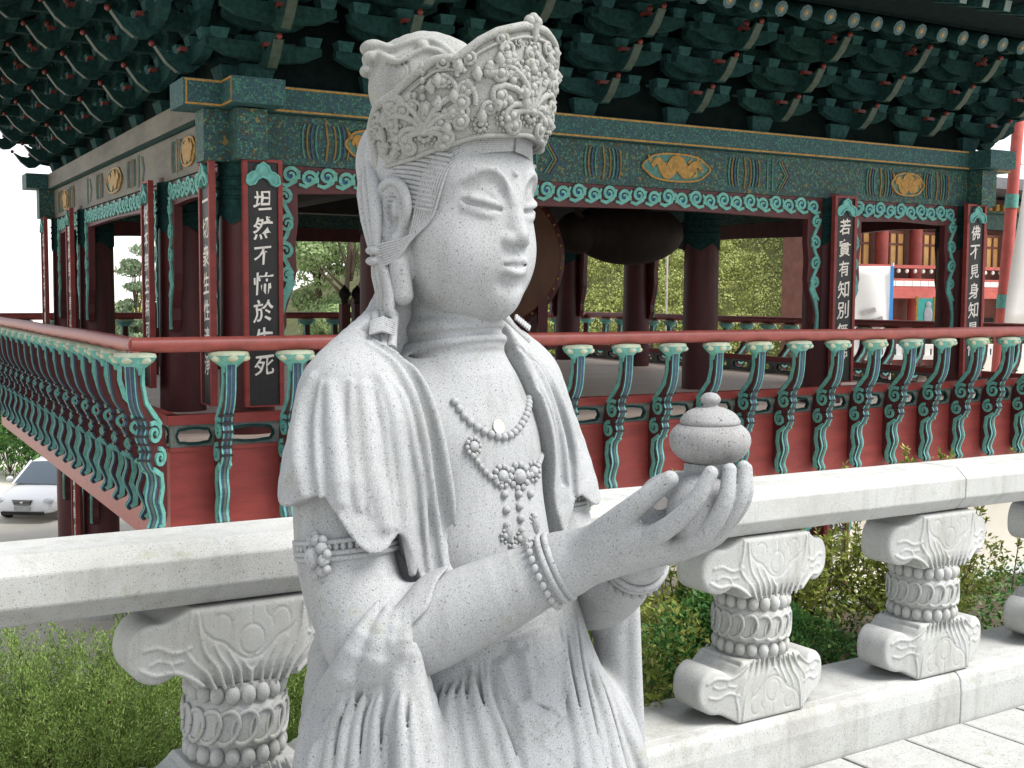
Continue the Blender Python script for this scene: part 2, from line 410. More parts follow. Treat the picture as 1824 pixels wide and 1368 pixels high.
# floor and the deep frame under it
mb = PF(); mb.span((-.70, -.70, .47), (L_ + .70, L_ + .70, .565)); mb.build('floor_deck', M['wood'], PAV)
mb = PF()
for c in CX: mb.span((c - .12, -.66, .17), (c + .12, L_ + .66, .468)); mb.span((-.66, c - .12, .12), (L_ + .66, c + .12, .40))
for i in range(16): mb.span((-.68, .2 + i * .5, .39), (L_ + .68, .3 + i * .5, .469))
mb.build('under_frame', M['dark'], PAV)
# columns: twelve round the edge, four inside; each runs from the ground to the beams, with a green painted head
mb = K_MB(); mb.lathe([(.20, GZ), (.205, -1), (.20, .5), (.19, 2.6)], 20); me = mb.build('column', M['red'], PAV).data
bpy.data.objects.remove(bpy.data.objects['column'])
mh = K_MB(); n = 20
prof = [(.203, 2.05), (.203, 2.55)]
V = [(.2035 * cos(2 * pi * j / 40), .2035 * sin(2 * pi * j / 40), 2.10 + .09 * abs(((j % 10) / 5) - 1)) for j in range(40)] + [(.2000 * cos(2 * pi * j / 40), .2000 * sin(2 * pi * j / 40), 2.56) for j in range(40)]
mh.add(V, [(j, (j + 1) % 40, (j + 1) % 40 + 40, j + 40) for j in range(40)], True)
for k in range(3): mh.tube([(.2035 * cos(a), .2035 * sin(a), 2.30 + .07 * k) for a in np.linspace(0, 2 * pi, 25)], .012, 5)
hd = mh.build('column_head', M['tealdim'], PAV).data; bpy.data.objects.remove(bpy.data.objects['column_head'])
cols = [(x, y) for x in CX for y in CX]
for x, y in cols:
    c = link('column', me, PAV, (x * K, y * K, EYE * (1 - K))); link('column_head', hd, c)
# beams round the four sides
def beam(name, z0, z1, th, over, mat):
    for s in range(4):
        a = side_xy(s, -over if s % 2 == 0 else th / 2 + .001, th / 2); b = side_xy(s, L_ + over if s % 2 == 0 else L_ - th / 2 - .001, -th / 2)
        if s % 2: a = side_xy(s, -over, th / 2); b = side_xy(s, L_ + over, -th / 2)
        e = .0 if s % 2 == 0 else .004
        mb = PF(); mb.span((a[0], a[1], z0 + e), (b[0], b[1], z1 - e)); yield mb.build(name, mat, PAV)
BM = list(beam('tie_beam', 2.552, 2.918, .22, .30, M['brocade2']))
PL = list(beam('plate_beam', 2.922, 3.11, .38, .46, M['brocade']))
mb = PF(); mb.span((-.1965, .10, 2.925), (-.191, L_ - .1, 3.107)); mb.build('faded_face', M['faded'], PL[3])
mb = PF(); mb.span((-.1145, .10, 2.556), (-.1105, L_ - .1, 2.914)); mb.build('faded_face', M['faded'], BM[3])
for s in range(4):                                                      # thin ochre lines along the plate, painted medallions on the tie beam
    mb = K_MB()
    for z in (2.934, 3.098): mb.box((L_ / 2, -.1925, z), (L_ + .90, .007, .014))
    for t in (-.44, L_ + .44): mb.box((t, -.1925, 3.015), (.012, .007, .15))
    put(mb.build('x', M['gold']).data, 'gilt_line', s, 0, 0, 0, PL[s]); 
for n_ in [o for o in bpy.data.objects if o.name.startswith('x') and not o.parent]: bpy.data.objects.remove(n_)
def medallion(w, h):
    """ochre dragon on a lobed panel: a dark field, a ring and a curling body"""
    mb = K_MB(); r_ = random.Random(3)
    oval = [(w * (abs(cos(a)) ** .8) * (1 if cos(a) > 0 else -1) * (1 + .04 * cos(6 * a)), h * sin(a)) for a in np.linspace(0, 2 * pi, 33)[:-1]]
    mb.mi = 1; mb.prism(oval, -.004, .004); mb.mi = 0
    strip2(mb, oval + oval[:2], .016, -.002, -.010)
    P_ = [(w * .75 * (2 * i / 15 - 1), h * .42 * sin(i * 1.05) * (1 if i < 9 else .8)) for i in range(16)]
    strip2(mb, [tuple(q) for q in spline(P_, 3)], [.03 + .095 * sin(pi * i / 45) for i in range(46)], -.002, -.012)
    for i in range(26): x = r_.uniform(-.85, .85) * w; z = r_.uniform(-.6, .6) * h * .8; strip2(mb, [(x, z), (x + r_.uniform(-.08, .08), z + r_.uniform(-.06, .06))], [.035, .008], -.002, -.009)
    return mb.build('x', [M['gold'], M['tealmid2']]).data
med = medallion(.36, .12); med2 = medallion(.22, .11)
def scale_fan():
    mb = K_MB()
    for sg in (1, -1):
        for k in range(4):
            strip2(mb, [(sg * (.05 + .035 * k + .03 * cos(a)), .13 * sin(a)) for a in np.linspace(-1.3, 1.3, 9)], .012, -.001, -.007); mb.mi = (mb.mi + 1) % 3
    mb.mi = 0; strip2(mb, [(0, -.14), (.018, 0), (0, .14)], .016, -.001, -.008)
    return mb.build('x', [M['olive'], M['tealmid2'], M['navy']]).data
fan = scale_fan()
def zigzag():
    mb = K_MB()
    for k in range(3): strip2(mb, [(-.08 + .03 * k, -.12), (.0 + .03 * k, 0), (-.08 + .03 * k, .12)], .014, -.001, -.006); mb.mi = (mb.mi + 1) % 3
    for k in range(2): strip2(mb, [(-.16 - .06 * k, -.15), (-.16 - .06 * k, .15)], .012, -.001, -.006)
    return mb.build('x', [M['tealmid2'], M['olive'], M['navy']]).data
zz = zigzag()
for n_ in [o for o in bpy.data.objects if o.name.startswith('x') and not o.parent]: bpy.data.objects.remove(n_)
for s in range(4):
    for t, me_ in ((3.9, med), (1.0, med2), (6.8, med2)): put(me_, 'dragon_medallion', s, t, .116, 2.735, BM[s])
    for t in (3.12, 4.68): put(fan, 'painted_fan', s, t, .112, 2.735, BM[s])
    for t in (2.62, 5.18): put(zz, 'painted_band', s, t, .112, 2.735, BM[s])
    for t in (.62, 1.42, 6.42, 7.22): put(fan, 'painted_fan', s, t, .112, 2.735, BM[s])
# carved bracket panels under the beams: a red board with a wavy inner edge and raised teal scrolls
def valance(w):
    h, leg, low = .165, .165, 1.27; x1 = w / 2
    top = 2.55; arch = [(x1 * (i / 8 * 2 - 1) * .82, top - h - .012 - .022 * (1 - abs(i / 8 * 2 - 1) ** 2)) for i in range(9)]
    inner = [(-x1 + leg * .30, low), (-x1 + leg * .55, low + .10), (-x1 + leg * .50, low + .2), (-x1 + leg * .85, low + .36), (-x1 + leg * 1.05, low + .50), (-x1 + leg * .98, low + .68), (-x1 + leg * 1.12, low + .86), (-x1 + leg * 1.1, top - h - .03)]
    outline = [(-x1, low), *inner]; R_ = [(-x, z) for x, z in outline]
    mb = K_MB()
    def strip_poly(poly): mb.prism(poly, -.035, .035)
    # legs and lintel as quads so that the outline stays clean
    for sg in (1, -1):
        for i in range(len(inner) - 1):
            a, b = inner[i], inner[i + 1]; mb.prism([(sg * -x1, a[1]), (sg * a[0], a[1]), (sg * b[0], b[1]), (sg * -x1, b[1])], -.035, .035)
    xs = np.linspace(-x1, x1, 25); zb = lambda x: top - h - .03 + .012 * cos(x / x1 * pi)
    for i in range(24): mb.prism([(xs[i], zb(xs[i])), (xs[i + 1], zb(xs[i + 1])), (xs[i + 1], top), (xs[i], top)], -.0345, .0345)
    n = max(4, int(round((w - .1) / .155))); n += n % 2; d = (w - .10) / n; mb.mi = 1
    for i in range(n):
        cx = -w / 2 + .05 + d * (i + .5); mb.prism([(cx + .030 * cos(q), top - .083 + .012 * (-1) ** i + .030 * sin(q)) for q in np.linspace(0, 6.28, 9)[:-1]], -.041, -.030)
    a = mb.build('x', [M['red'], M['blue']]).data
    mb = K_MB()
    def face(y0, y1, f=1):
        n = max(4, int(round((w - .1) / .155))); n += n % 2; d = (w - .10) / n
        for i in range(n):
            cx = -w / 2 + .05 + d * (i + .5); dr = 1 if i < n / 2 else -1; cz = top - .083 + .012 * (-1) ** i
            strip2(mb, [(cx + dr * x, cz + z) for x, z in spiral(0, 0, .066, .012, -.4, 1.45, 18)], [.030 - .012 * k / 18 for k in range(19)], y0, y1)
            strip2(mb, [(cx - dr * d * .55, top - .135), (cx - dr * d * .2, top - .150), (cx + dr * d * .25, top - .115), (cx + dr * d * .5, top - .035)], [.022, .030, .028, .016], y0, y1 * .98)
        for sg in (1, -1):
            z = top - .17; 
            for j, (dz, r) in enumerate(((.0, .058), (.20, .064), (.40, .062), (.58, .055))):
                cx = sg * (-w / 2 + .085 + (.012 if j % 2 else -.008)); cz = z - .06 - dz
                strip2(mb, [(cx + sg * x * (1 if j % 2 else -1), cz + q) for x, q in spiral(0, 0, r, .011, 1.2, 1.4, 16)], [.030 - .012 * k / 16 for k in range(17)], y0, y1)
                strip2(mb, [(sg * (-w / 2 + .03 + .10 * (j % 2)), cz + .03), (sg * (-w / 2 + .09), cz - .09), (sg * (-w / 2 + .135 - .10 * (j % 2)), cz - .17)], [.028, .032, .026], y0, y1 * .98)
            strip2(mb, [(sg * (-w / 2 + .11), low + .50), (sg * (-w / 2 + .125), low + .40), (sg * (-w / 2 + .07), low + .28), (sg * (-w / 2 + .045), low + .16), (sg * (-w / 2 + .05), low + .02)], [.05, .048, .036, .026, .034], y0, y1)
    face(-.030, -.052); b_front = mb.build('x', M['teal']).data
    return a, b_front
VAL = [valance(CX[1] - CX[0] - .34), valance(CX[2] - CX[1] - .34)]
for n_ in [o for o in bpy.data.objects if o.name.startswith('x') and not o.parent]: bpy.data.objects.remove(n_)
for s in range(4):
    for i, (a, b) in enumerate(((CX[0], CX[1]), (CX[1], CX[2]), (CX[2], CX[3]))):
        va = VAL[i == 1]
        p = put(va[0], 'valance', s, (a + b) / 2, .06, 0, PAV); link('scrollwork', va[1], p)
        lo = put(va[0], 'valance', s, (a + b) / 2, .06, -2.36, PAV); link('scrollwork', va[1], lo)
# lower tie beams just under the deck
for s in range(4):
    mb = PF(); a = side_xy(s, .0, .09); b = side_xy(s, L_, -.09); mb.span((a[0], a[1], .20 + .002 * s), (b[0], b[1], .46 - .002 * s)); mb.build('lower_tie_beam', M['brocade2'], PAV)
# ---- bracket clusters between the plate and the eaves
def cluster():
    mb = K_MB(); wz = 3.115
    # slots: 0 dark green, 1 pale tip, 2 orange, 3 teal
    mb.mi = 3; mb.box((0, 0, wz + .07), (.26, .30, .14), None, .72); mb.mi = 0
    for k in range(4):
        z = wz + .16 + .215 * k; o = .26 + .30 * k
        mb.box((0, -o / 2 + .25, z + .05), (.085, o + .62, .12))
        # the tongue: curls down and out, with a pale end
        tip = [(-o, z + .11), (-o, z - .03), (-o - .07, z - .085), (-o - .15, z - .095), (-o - .24, z - .03), (-o - .325, z + .085), (-o - .25, z + .045), (-o - .17, z + .035), (-o - .10, z + .08)]
        mb.prism([(y, zz_) for y, zz_ in tip], -.043, .043, lambda x, y, z_: (y, x, z_))
        mb.mi = 1; mb.add([(x, -o - a - .006, z + b) for a, b in ((.165, -.088), (.243, -.028), (.322, .080)) for x in (-.036, .036)], [(0, 1, 3, 2), (2, 3, 5, 4)])
        mb.mi = 2; mb.ball((0, -o - .345, z + .10), .024, 6, 4); mb.box((0, -o - .13, z + .075), (.092, .05, .03)); mb.mi = 0
        for q in range(k + 2):
            oo = .0 + .30 * q
            if oo > o + .05: continue
            wl = .31 + .10 * ((k - q) % 2)
            boat = [(-wl, z + .10), (-wl, z + .05), (-wl * .72, z - .005), (-.1, z - .03), (.1, z - .03), (wl * .72, z - .005), (wl, z + .05), (wl, z + .10)]
            mb.prism(boat, -oo - .035, -oo + .035)
            mb.mi = 3
            for x in (-wl + .07, 0, wl - .07): mb.box((x, -oo, z + .135), (.13, .13, .068), None, .74)
            mb.mi = 0
        mb.mi = 2
        if k in (2, 3): mb.box((0, -o - .02, z + .165), (.06, .05, .035)); mb.ball((.0, -o - .16, z + .115), .028, 6, 4)
        mb.mi = 0
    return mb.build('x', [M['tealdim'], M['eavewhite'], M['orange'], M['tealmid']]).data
cl = cluster(); bpy.data.objects.remove([o for o in bpy.data.objects if o.name == 'x'][0])
CT = [.10, 1.03, 1.96, 2.93, 3.90, 4.87, 5.84, 6.77, 7.70]
for s in range(4):
    for t in CT: put(cl, 'bracket_cluster', s, t, 0, 0, PAV)
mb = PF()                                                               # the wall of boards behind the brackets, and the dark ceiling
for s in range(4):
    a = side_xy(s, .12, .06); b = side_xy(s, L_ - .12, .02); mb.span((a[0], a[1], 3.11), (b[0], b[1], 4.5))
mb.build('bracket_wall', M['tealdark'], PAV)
mb = PF(); mb.span((.0, .0, 3.02), (L_, L_, 3.08)); mb.build('ceiling', M['dark'], PAV)  # plane put in to block light from above
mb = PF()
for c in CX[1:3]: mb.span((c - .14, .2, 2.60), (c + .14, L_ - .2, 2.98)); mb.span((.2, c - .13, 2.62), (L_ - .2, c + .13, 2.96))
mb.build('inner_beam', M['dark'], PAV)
# ---- eaves: round rafters with square flying rafters above them, boards over, then the tiled roof
EO, EZ, FO = 1.80, 3.74, 2.42                                            # reach and height of the round ends; reach of the flying ends
def lift(t): d = max(0, abs(t - L_ / 2) - 2.2) / 4.2; return .55 * d * d
def raf_ends(s, t):
    """foot (inside) and end of a rafter whose end is at t along side s; the corner ones fan"""
    tt = min(max(t, .55), L_ - .55); z1 = EZ + lift(t)
    a = side_xy(s, tt if t == tt else tt + (t - tt) * .12, -.9); b = side_xy(s, t, EO)
    return Vector((a[0], a[1], EZ + 1.28)), Vector((b[0], b[1], z1))
TS = [-1.62 + i * .247 for i in range(int((L_ + 3.24) / .247) + 1)]
stuff = {1: PF(), 2: PF()}
def rafter_geo(mb, s, t):
    a, b = raf_ends(s, t); mb.mi = 0; mb.tube([a, b], .062, 9)
    d = (b - a).normalized(); mb.mi = 1; mb.tube([b + d * .001, b + d * .004], .060, 9); mb.mi = 2; mb.tube([b + d * .004, b + d * .007], .036, 9); mb.mi = 3; mb.tube([b + d * .007, b + d * .010], .015, 7)
def flying_geo(mb, s, t):
    a, b = raf_ends(s, t); x, y = side_xy(s, t + (t - L_ / 2) * .055 * 0, FO); e = Vector((x, y, b.z + .105 + .05 * lift(t)))
    st = a.lerp(b, .80) + Vector((0, 0, .13)); d = (e - st).normalized(); R_ = d.to_track_quat('Y', 'Z').to_matrix(); mb.mi = 0
    c = (st + e) / 2; mb.box(c, (.075, (e - st).length, .085), R_)
    mb.mi = 1; mb.box(e + d * .003, (.070, .006, .080), R_)
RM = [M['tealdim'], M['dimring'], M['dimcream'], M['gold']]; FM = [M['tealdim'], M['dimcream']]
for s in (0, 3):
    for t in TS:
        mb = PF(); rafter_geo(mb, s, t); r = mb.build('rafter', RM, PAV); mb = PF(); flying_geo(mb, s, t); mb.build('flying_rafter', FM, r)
mb = PF(); mf = PF()
for s in (1, 2):
    for t in TS: rafter_geo(mb, s, t); flying_geo(mf, s, t)
tag(mb.build('far_rafters', RM, PAV), kind='stuff'); tag(mf.build('far_flying_rafters', FM, PAV), kind='stuff')
mb = PF(); md = PF(); mt = PF()
NT = 41
for s in range(4):
    ts = np.linspace(-EO, L_ + EO, NT); tf = np.linspace(-FO, L_ + FO, NT); tr = np.linspace(.9, L_ - .9, NT)
    def P3(t, o, z): x, y = side_xy(s, t, o); return (x, y, z)
    rows = []
    for i in range(NT):
        l = lift(ts[i]); zin = EZ + 1.28
        rows.append([P3(tr[i], -.9, zin + .075), P3(ts[i], EO + .02, EZ + l + .072), P3(ts[i], EO + .02, EZ + l + .098), P3(tf[i], FO + .05, EZ + l * 1.05 + .158), P3(tf[i], FO + .05, EZ + l * 1.05 + .23)])
    for i in range(NT - 1):
        for j in range(4):
            mb.add([rows[i][j], rows[i + 1][j], rows[i + 1][j + 1], rows[i][j + 1]], [(0, 1, 2, 3)])
    for i in range(NT - 1):                                             # the fascia strips under the two rows of ends
        a, b = rows[i][3], rows[i + 1][3]; md.add([a, b, (b[0], b[1], b[2] + .07), (a[0], a[1], a[2] + .07)], [(0, 1, 2, 3)])
    # roof skin above, out of view, added for the shade it casts
    for i in range(NT - 1):
        q = [P3(tf[i], FO + .07, EZ + lift(ts[i]) * 1.05 + .24), P3(tf[i + 1], FO + .07, EZ + lift(ts[i + 1]) * 1.05 + .24), P3(L_ / 2 + (tf[i + 1] - L_ / 2) * .25, -2.2, 6.6), P3(L_ / 2 + (tf[i] - L_ / 2) * .25, -2.2, 6.6)]
        mt.add(q, [(0, 1, 2, 3)])
    for i in range(60):                                                 # tile rows
        t = -FO + .1 + (L_ + 2 * FO - .2) * i / 59; l = lift(t); a = Vector(P3(t, FO + .10, EZ + l * 1.05 + .27)); b = Vector(P3(L_ / 2 + (t - L_ / 2) * .25, -2.2, 6.65)); mt.tube([a, b], .055, 6)
mt.span((1.6, 1.6, 6.5), (L_ - 1.6, L_ - 1.6, 7.0))
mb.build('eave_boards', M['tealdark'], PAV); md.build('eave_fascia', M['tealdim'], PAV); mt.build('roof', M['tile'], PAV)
mb = PF()
for s in range(4):                                                      # hip rafters
    a = side_xy(s, .6, -.6); b = side_xy(s, -FO + .1, FO - .1); mb.tube([Vector((a[0], a[1], EZ + .95)), Vector((b[0], b[1], EZ + lift(-EO) + .02))], .10, 4)
mb.build('hip_rafters', M['tealdim'], PAV)
# lower bases
mb = K_MB(); mb.lathe([(.30, GZ), (.30, GZ + .12), (.24, GZ + .2), (.2, GZ + .2)], 20); b_ = mb.build('x', M['rail']).data; bpy.data.objects.remove(bpy.data.objects['x'])
for x, y in cols: link('column_base', b_, PAV, (x * K, y * K, EYE * (1 - K)))
# ---- railings on the four sides: skirt board, holed panel, sill, curved bracket posts with leaf caps, round handrail
FA, RO, RZ = .72, .992, 1.275
def post_meshes():
    prof = [(RO - .045, 1.215), (RO + .045, 1.215), (RO + .040, 1.10), (RO + .030, .96), (RO + .004, .87), (RO - .045, .795), (RO - .065, .74), (RO - .045, .68), (RO - .070, .635), (RO - .095, .585), (RO - .080, .53), (RO - .110, .475), (RO - .150, .43), (RO - .160, .36), (RO - .135, .27), (RO - .165, .19), (RO - .180, .13), (RO - .150, .075), (RO - .170, .05), (RO - .235, .075), (RO - .262, .14),
            (RO - .262, .60), (RO - .25, .70), (RO - .19, .80), (RO - .10, .885), (RO - .058, .97), (RO - .045, 1.10)]
    fr = lambda o, y, z: (y, -o, z)
    mb = K_MB(); mb.prism(prof, -.031, .031, fr); core = mb.build('x', M['red']).data
    mb = K_MB(); front = [tuple(q) for q in spline(prof[1:19], 3)]
    for sg in (1, -1):                                                  # scrolls on both cheeks
        y0, y1 = sg * .029, sg * .041
        for cz, co_, r, tw, a0 in ((.70, RO - .125, .074, 1.5, 1.0), (.535, RO - .175, .062, 1.45, 1.4)):
            strip2(mb, [(co_ + x, cz + z) for x, z in spiral(0, 0, r, .012, a0, tw, 18)], [.030 - .013 * k / 18 for k in range(19)], y0, y1, fr)
        strip2(mb, [(RO - .02, 1.20), (RO - .015, 1.02), (RO - .05, .90), (RO - .13, .815), (RO - .20, .75)], [.030, .030, .034, .036, .02], y0, y1, fr)
        strip2(mb, [(RO - .11, .47), (RO - .19, .42), (RO - .20, .33), (RO - .175, .24), (RO - .205, .16), (RO - .20, .09), (RO - .17, .07)], [.03, .036, .036, .034, .036, .04, .03], y0, y1, fr)
    for sg in (1, -1):
        strip2(mb, front, .014, sg * .0335, sg * .0295, lambda o, y, z: (y, -o - .004, z))
    sc1 = mb.build('x', M['teal']).data
    mb = K_MB()
    strip2(mb, front, .010, -.027, .027, lambda o, y, z: (y, -o - .004, z)); mb.mi = 1
    strip2(mb, front, .012, -.0035, .0035, lambda o, y, z: (y, -o - .006, z)); mb.mi = 2
    for z, o in ((.80, RO - .03), (.745, RO - .058), (.69, RO - .043), (.635, RO - .066), (.585, RO - .090), (.53, RO - .075)):
        mb.box((0, -o, z), (.078, .03, .016)); 
    st = mb.build('x', [M['navy'], M['dimcream'], M['board']]).data
    mb = K_MB(); n = 20                                                 # leaf cap: a scalloped bowl with a grey face
    def ringv(r, z, sc_=.0): return [(r * 1.0 * cos(2 * pi * j / n) * (1 + sc_ * cos(6 * 2 * pi * j / n)), -RO + r * .72 * sin(2 * pi * j / n) * (1 + sc_ * cos(6 * 2 * pi * j / n)), z) for j in range(n)]
    rows = [ringv(.038, 1.085), ringv(.045, 1.115), ringv(.075, 1.140, .05), ringv(.112, 1.170, .07), ringv(.132, 1.200, .06), ringv(.124, 1.220, .04), ringv(.085, 1.226), ringv(.03, 1.228)]
    V = sum(rows, []); F = [(i * n + j, i * n + (j + 1) % n, (i + 1) * n + (j + 1) % n, (i + 1) * n + j) for i in range(len(rows) - 1) for j in range(n)]
    mb.add(V, F[:4 * n], True); mb.mi = 1; mb.add(V, F[4 * n:], True); mb.mi = 1
    for a in np.linspace(-2.6, -.5, 3): mb.ball((.105 * cos(a), -RO + .08 * sin(a), 1.180), (.040, .024, .022), 8, 6)
    cap = mb.build('x', [M['teal'], M['cream']]).data
    for o in [o for o in bpy.data.objects if o.name.startswith('x') and not o.parent]: bpy.data.objects.remove(o)
    return core, sc1, st, cap
PM = post_meshes()
RLAB = ['long red handrail on curled teal bracket posts, along the side facing the stone statue', 'red handrail on curled teal bracket posts at the far right end of the pavilion', 'red handrail seen through the openings against the trees behind the pavilion', 'red handrail with a row of teal bracket posts running back above the parking ground']
def hole_poly(w, h):
    g = lambda v, e: abs(v) ** e * (1 if v > 0 else -1)
    return [(w * g(cos(a), .55) * (1 + .03 * cos(10 * a)), h * g(sin(a), .6) * (1 + .06 * cos(8 * a))) for a in np.linspace(0, 2 * pi, 41)[:-1] + .01]
def panel_mesh(w, h):
    """a thin panel with a cloud-shaped hole"""
    mb = K_MB(); q = hole_poly(w * .35, h * .33); n = len(q)
    out = []
    for x, z in q:
        k = max(abs(x) / (w / 2), abs(z) / (h / 2)); out.append((x / k, z / k))
    for y in (-.012, .012):
        V = [(x, y, z) for x, z in q] + [(x, y, z) for x, z in out]; mb.add(V, [(i, (i + 1) % n, (i + 1) % n + n, i + n) for i in range(n)])
    V = [(x, -.012, z) for x, z in q] + [(x, .012, z) for x, z in q]; mb.mi = 1; mb.add(V, [(i, (i + 1) % n, (i + 1) % n + n, i + n) for i in range(n)])
    strip2(mb, q + q[:1], .018, -.010, -.018)
    r = mb.build('x', [M['grey'], M['tealdim']]).data; bpy.data.objects.remove(bpy.data.objects['x']); return r
PW = .49; pan = panel_mesh(PW - .01, .15)
for s in range(4):
    x, y = side_xy(s, 0, 0)
    RL = empty('gallery_railing', PORG + Matrix.Rotation(PYAW, 3, 'Z') @ Vector((x * K, y * K, 0)), PYAW + s * pi / 2)
    tag(RL, RLAB[s], 'railing')
    T0, T1 = -RO, L_ + RO
    zo = EYE - EYE * K
    def MBs(): return MB(Matrix(((K, 0, 0, 0), (0, K, 0, 0), (0, 0, K, zo), (0, 0, 0, 1))))
    mb = MBs(); mb.tube([(T0 - .03, -RO, RZ)] + [(t, -RO, RZ + .003 * sin(t * 2)) for t in np.linspace(T0, T1, 12)] + [(T1 + .03, -RO, RZ)], .05, 14); mb.build('handrail', M['railred'], RL)
    e = .004 * (s % 2); mb = MBs(); mb.span((-FA + e, -FA, -.165), (L_ + FA - e, -FA + .05, .558)); mb.build('skirt_board', M['redfront'] if s != 3 else M['railred'], RL)  # left skirt in a lighter red: open-sky light put into its colour
    mb = MBs(); mb.span((-FA - .01 + e, -FA - .012, .725), (L_ + FA + .01 - e, -FA + .07, .79)); mb.span((-FA + e, -FA - .008, .545), (L_ + FA - e, -FA + .06, .572)); mb.build('sill', M['redfront'], RL)
    np2 = 20; t0 = -RO + .60; gap = (L_ + 2 * RO - 1.20) / (np2 - 1)
    for i in range(-1, np2):
        a, b = max(-FA, t0 + gap * i), min(L_ + FA, t0 + gap * (i + 1)); q = link('holed_panel', pan, RL, ((a + b) / 2 * K, (-FA + .02) * K, zo + .648 * K)); q.scale = ((b - a) / PW, 1, 1)
    for i in range(np2):
        p = link('bracket_post', PM[0], RL, ((t0 + gap * i) * K, 0, zo)); link('scroll', PM[1], p); link('painted_edge', PM[2], p); link('leaf_cap', PM[3], p)
    r2 = 1.30                                                           # the post on the corner
    c = link('corner_post', PM[0], RL, ((-FA + .03) * K, (-FA + .03) * K, zo), (0, 0, -pi / 4)); c.location = ((-RO + RO * sin(pi / 4) * 1.12) * K, (-RO + RO * cos(pi / 4) * 1.12) * K, zo); c.scale = (1.1, 1.12, 1)
    link('scroll', PM[1], c); link('painted_edge', PM[2], c); link('leaf_cap', PM[3], c)
# ---- black boards with white brushed verses on the columns
FONT = None
def glyph_mesh(ch):
    cu = bpy.data.curves.new('g', 'FONT'); cu.body = ch; cu.align_x = 'CENTER'; cu.extrude = 0; cu.offset = .012
    o = bpy.data.objects.new('g', cu); COL.objects.link(o); dg = bpy.context.evaluated_depsgraph_get(); me = bpy.data.meshes.new_from_object(o.evaluated_get(dg))
    bpy.data.objects.remove(o); bpy.data.curves.remove(cu); return me
GL = {}
def verse_board(s, t, o, z1, z0, text, label, first=.20, pitch=None, w=.29, obl=0):
    x, y = side_xy(s, t, o); B = empty('verse_board', PORG + Matrix.Rotation(PYAW, 3, 'Z') @ Vector((x * K, y * K, 0)), PYAW + s * pi / 2)
    tag(B, label, 'sign board', 'verse boards on the columns')
    zo = EYE - EYE * K; MBs = lambda: MB(Matrix(((K, 0, 0, 0), (0, K, 0, 0), (0, 0, K, zo), (0, 0, 0, 1))))
    mb = MBs(); mb.span((-w / 2 + .03, -.012, z0), (w / 2 - .03, .012, z1)); mb.build('board', M['board'], B)
    mb = MBs()
    for sg in (1, -1): mb.span((sg * (w / 2 - .032), -.028, z0 - .01), (sg * w / 2, .020, z1 + .02))
    mb.span((-w / 2 + .033, -.026, z1 + .001), (w / 2 - .033, .018, z1 + .021)); mb.span((-w / 2 + .033, -.026, z0 - .012), (w / 2 - .033, .018, z0 - .001)); mb.build('frame', M['redfront'], B)
    mb = MBs(); zc = z1 - .095                                          # the leaf at its head
    leaf = [(-.125, zc - .055), (-.118, zc - .005), (-.085, zc + .02), (-.055, zc + .028), (-.040, zc + .066), (0, zc + .092), (.040, zc + .066), (.055, zc + .028), (.085, zc + .02), (.118, zc - .005), (.125, zc - .055), (.10, zc - .072), (.066, zc - .062), (.04, zc - .025), (0, zc - .008), (-.04, zc - .025), (-.066, zc - .062), (-.10, zc - .072)]
    leaf = [(x_ * w / .29 * .98, z_) for x_, z_ in leaf]
    for i in range(9): j = 17 - i; mb.add([(leaf[i][0], -.034, leaf[i][1]), (leaf[i + 1][0] if i < 8 else leaf[9][0], -.034, leaf[i + 1][1] if i < 8 else leaf[9][1]), (leaf[j - 1][0], -.034, leaf[j - 1][1]), (leaf[j][0], -.034, leaf[j][1])], [(0, 1, 2, 3)])
    strip2(mb, leaf + leaf[:1], .014, -.013, -.040); mb.build('leaf_crest', M['teal'], B)
    n = len(text); pitch = pitch or (z1 - z0 - first - .16) / n; V = []; F = []
    rr = random.Random(len(text) * 7 + s)
    for i, ch in enumerate(text):
        if ch not in GL: GL[ch] = glyph_mesh(ch)
        g = GL[ch]; co = np.array([v.co[:] for v in g.vertices]); lo, hi = co.min(0), co.max(0); c_ = (lo + hi) / 2
        sc_ = (.158 + rr.uniform(-.012, .012)) / max(hi[0] - lo[0], hi[1] - lo[1]); a = rr.uniform(-.05, .05) - .02; zc = z1 - first - pitch * (i + .35); b = len(V)
        ph = rr.uniform(0, 6)
        for q in co:
            X_, Z_ = (q[0] - c_[0]) * sc_ * .92, (q[1] - c_[1]) * sc_; Z_ += X_ * .13; X_ += .0035 * sin(Z_ * 60 + ph); Z_ += .0035 * sin(X_ * 55 + ph)
            V.append((X_ * cos(a) - Z_ * sin(a), -.0155, zc + X_ * sin(a) + Z_ * cos(a)))
        F += [[b + k for k in p.vertices] for p in g.polygons]
    mb = MBs(); mb.add(V, F); mb.build('lettering', M['ink'], B)
    return B
verse_board(0, .085, .235, 2.545, .79, '坦然不怖於生死', 'tall black verse board at the front corner column, reading down to 死', .20)
verse_board(0, 1.92, .235, 2.545, .79, '智者能知罪性空', 'black verse board hidden behind the head of the statue', .20)
verse_board(0, 5.83, .235, 2.545, .79, '若實有知別無佛', 'black verse board between the wide bay and the narrow bay, beginning with 若', .20)
verse_board(0, 7.68, .235, 2.545, .79, '佛不見身知是佛', 'black verse board at the far end column of the front, beginning with 佛', .20)
verse_board(3, L_ - .05, .235, 2.545, .79, '一切衆生性清淨', 'verse board turned edge-on at the corner column, red rim beside the tallest board', .20)
verse_board(3, L_ - 1.95, .235, 2.545, .79, '從本無生無可滅', 'verse board seen edge-on beside the window-like opening with the pine', .20)
verse_board(3, L_ - 5.85, .235, 2.545, .79, '即此身心是幻生', 'dim verse board left of the pine opening, on the far side columns', .20)
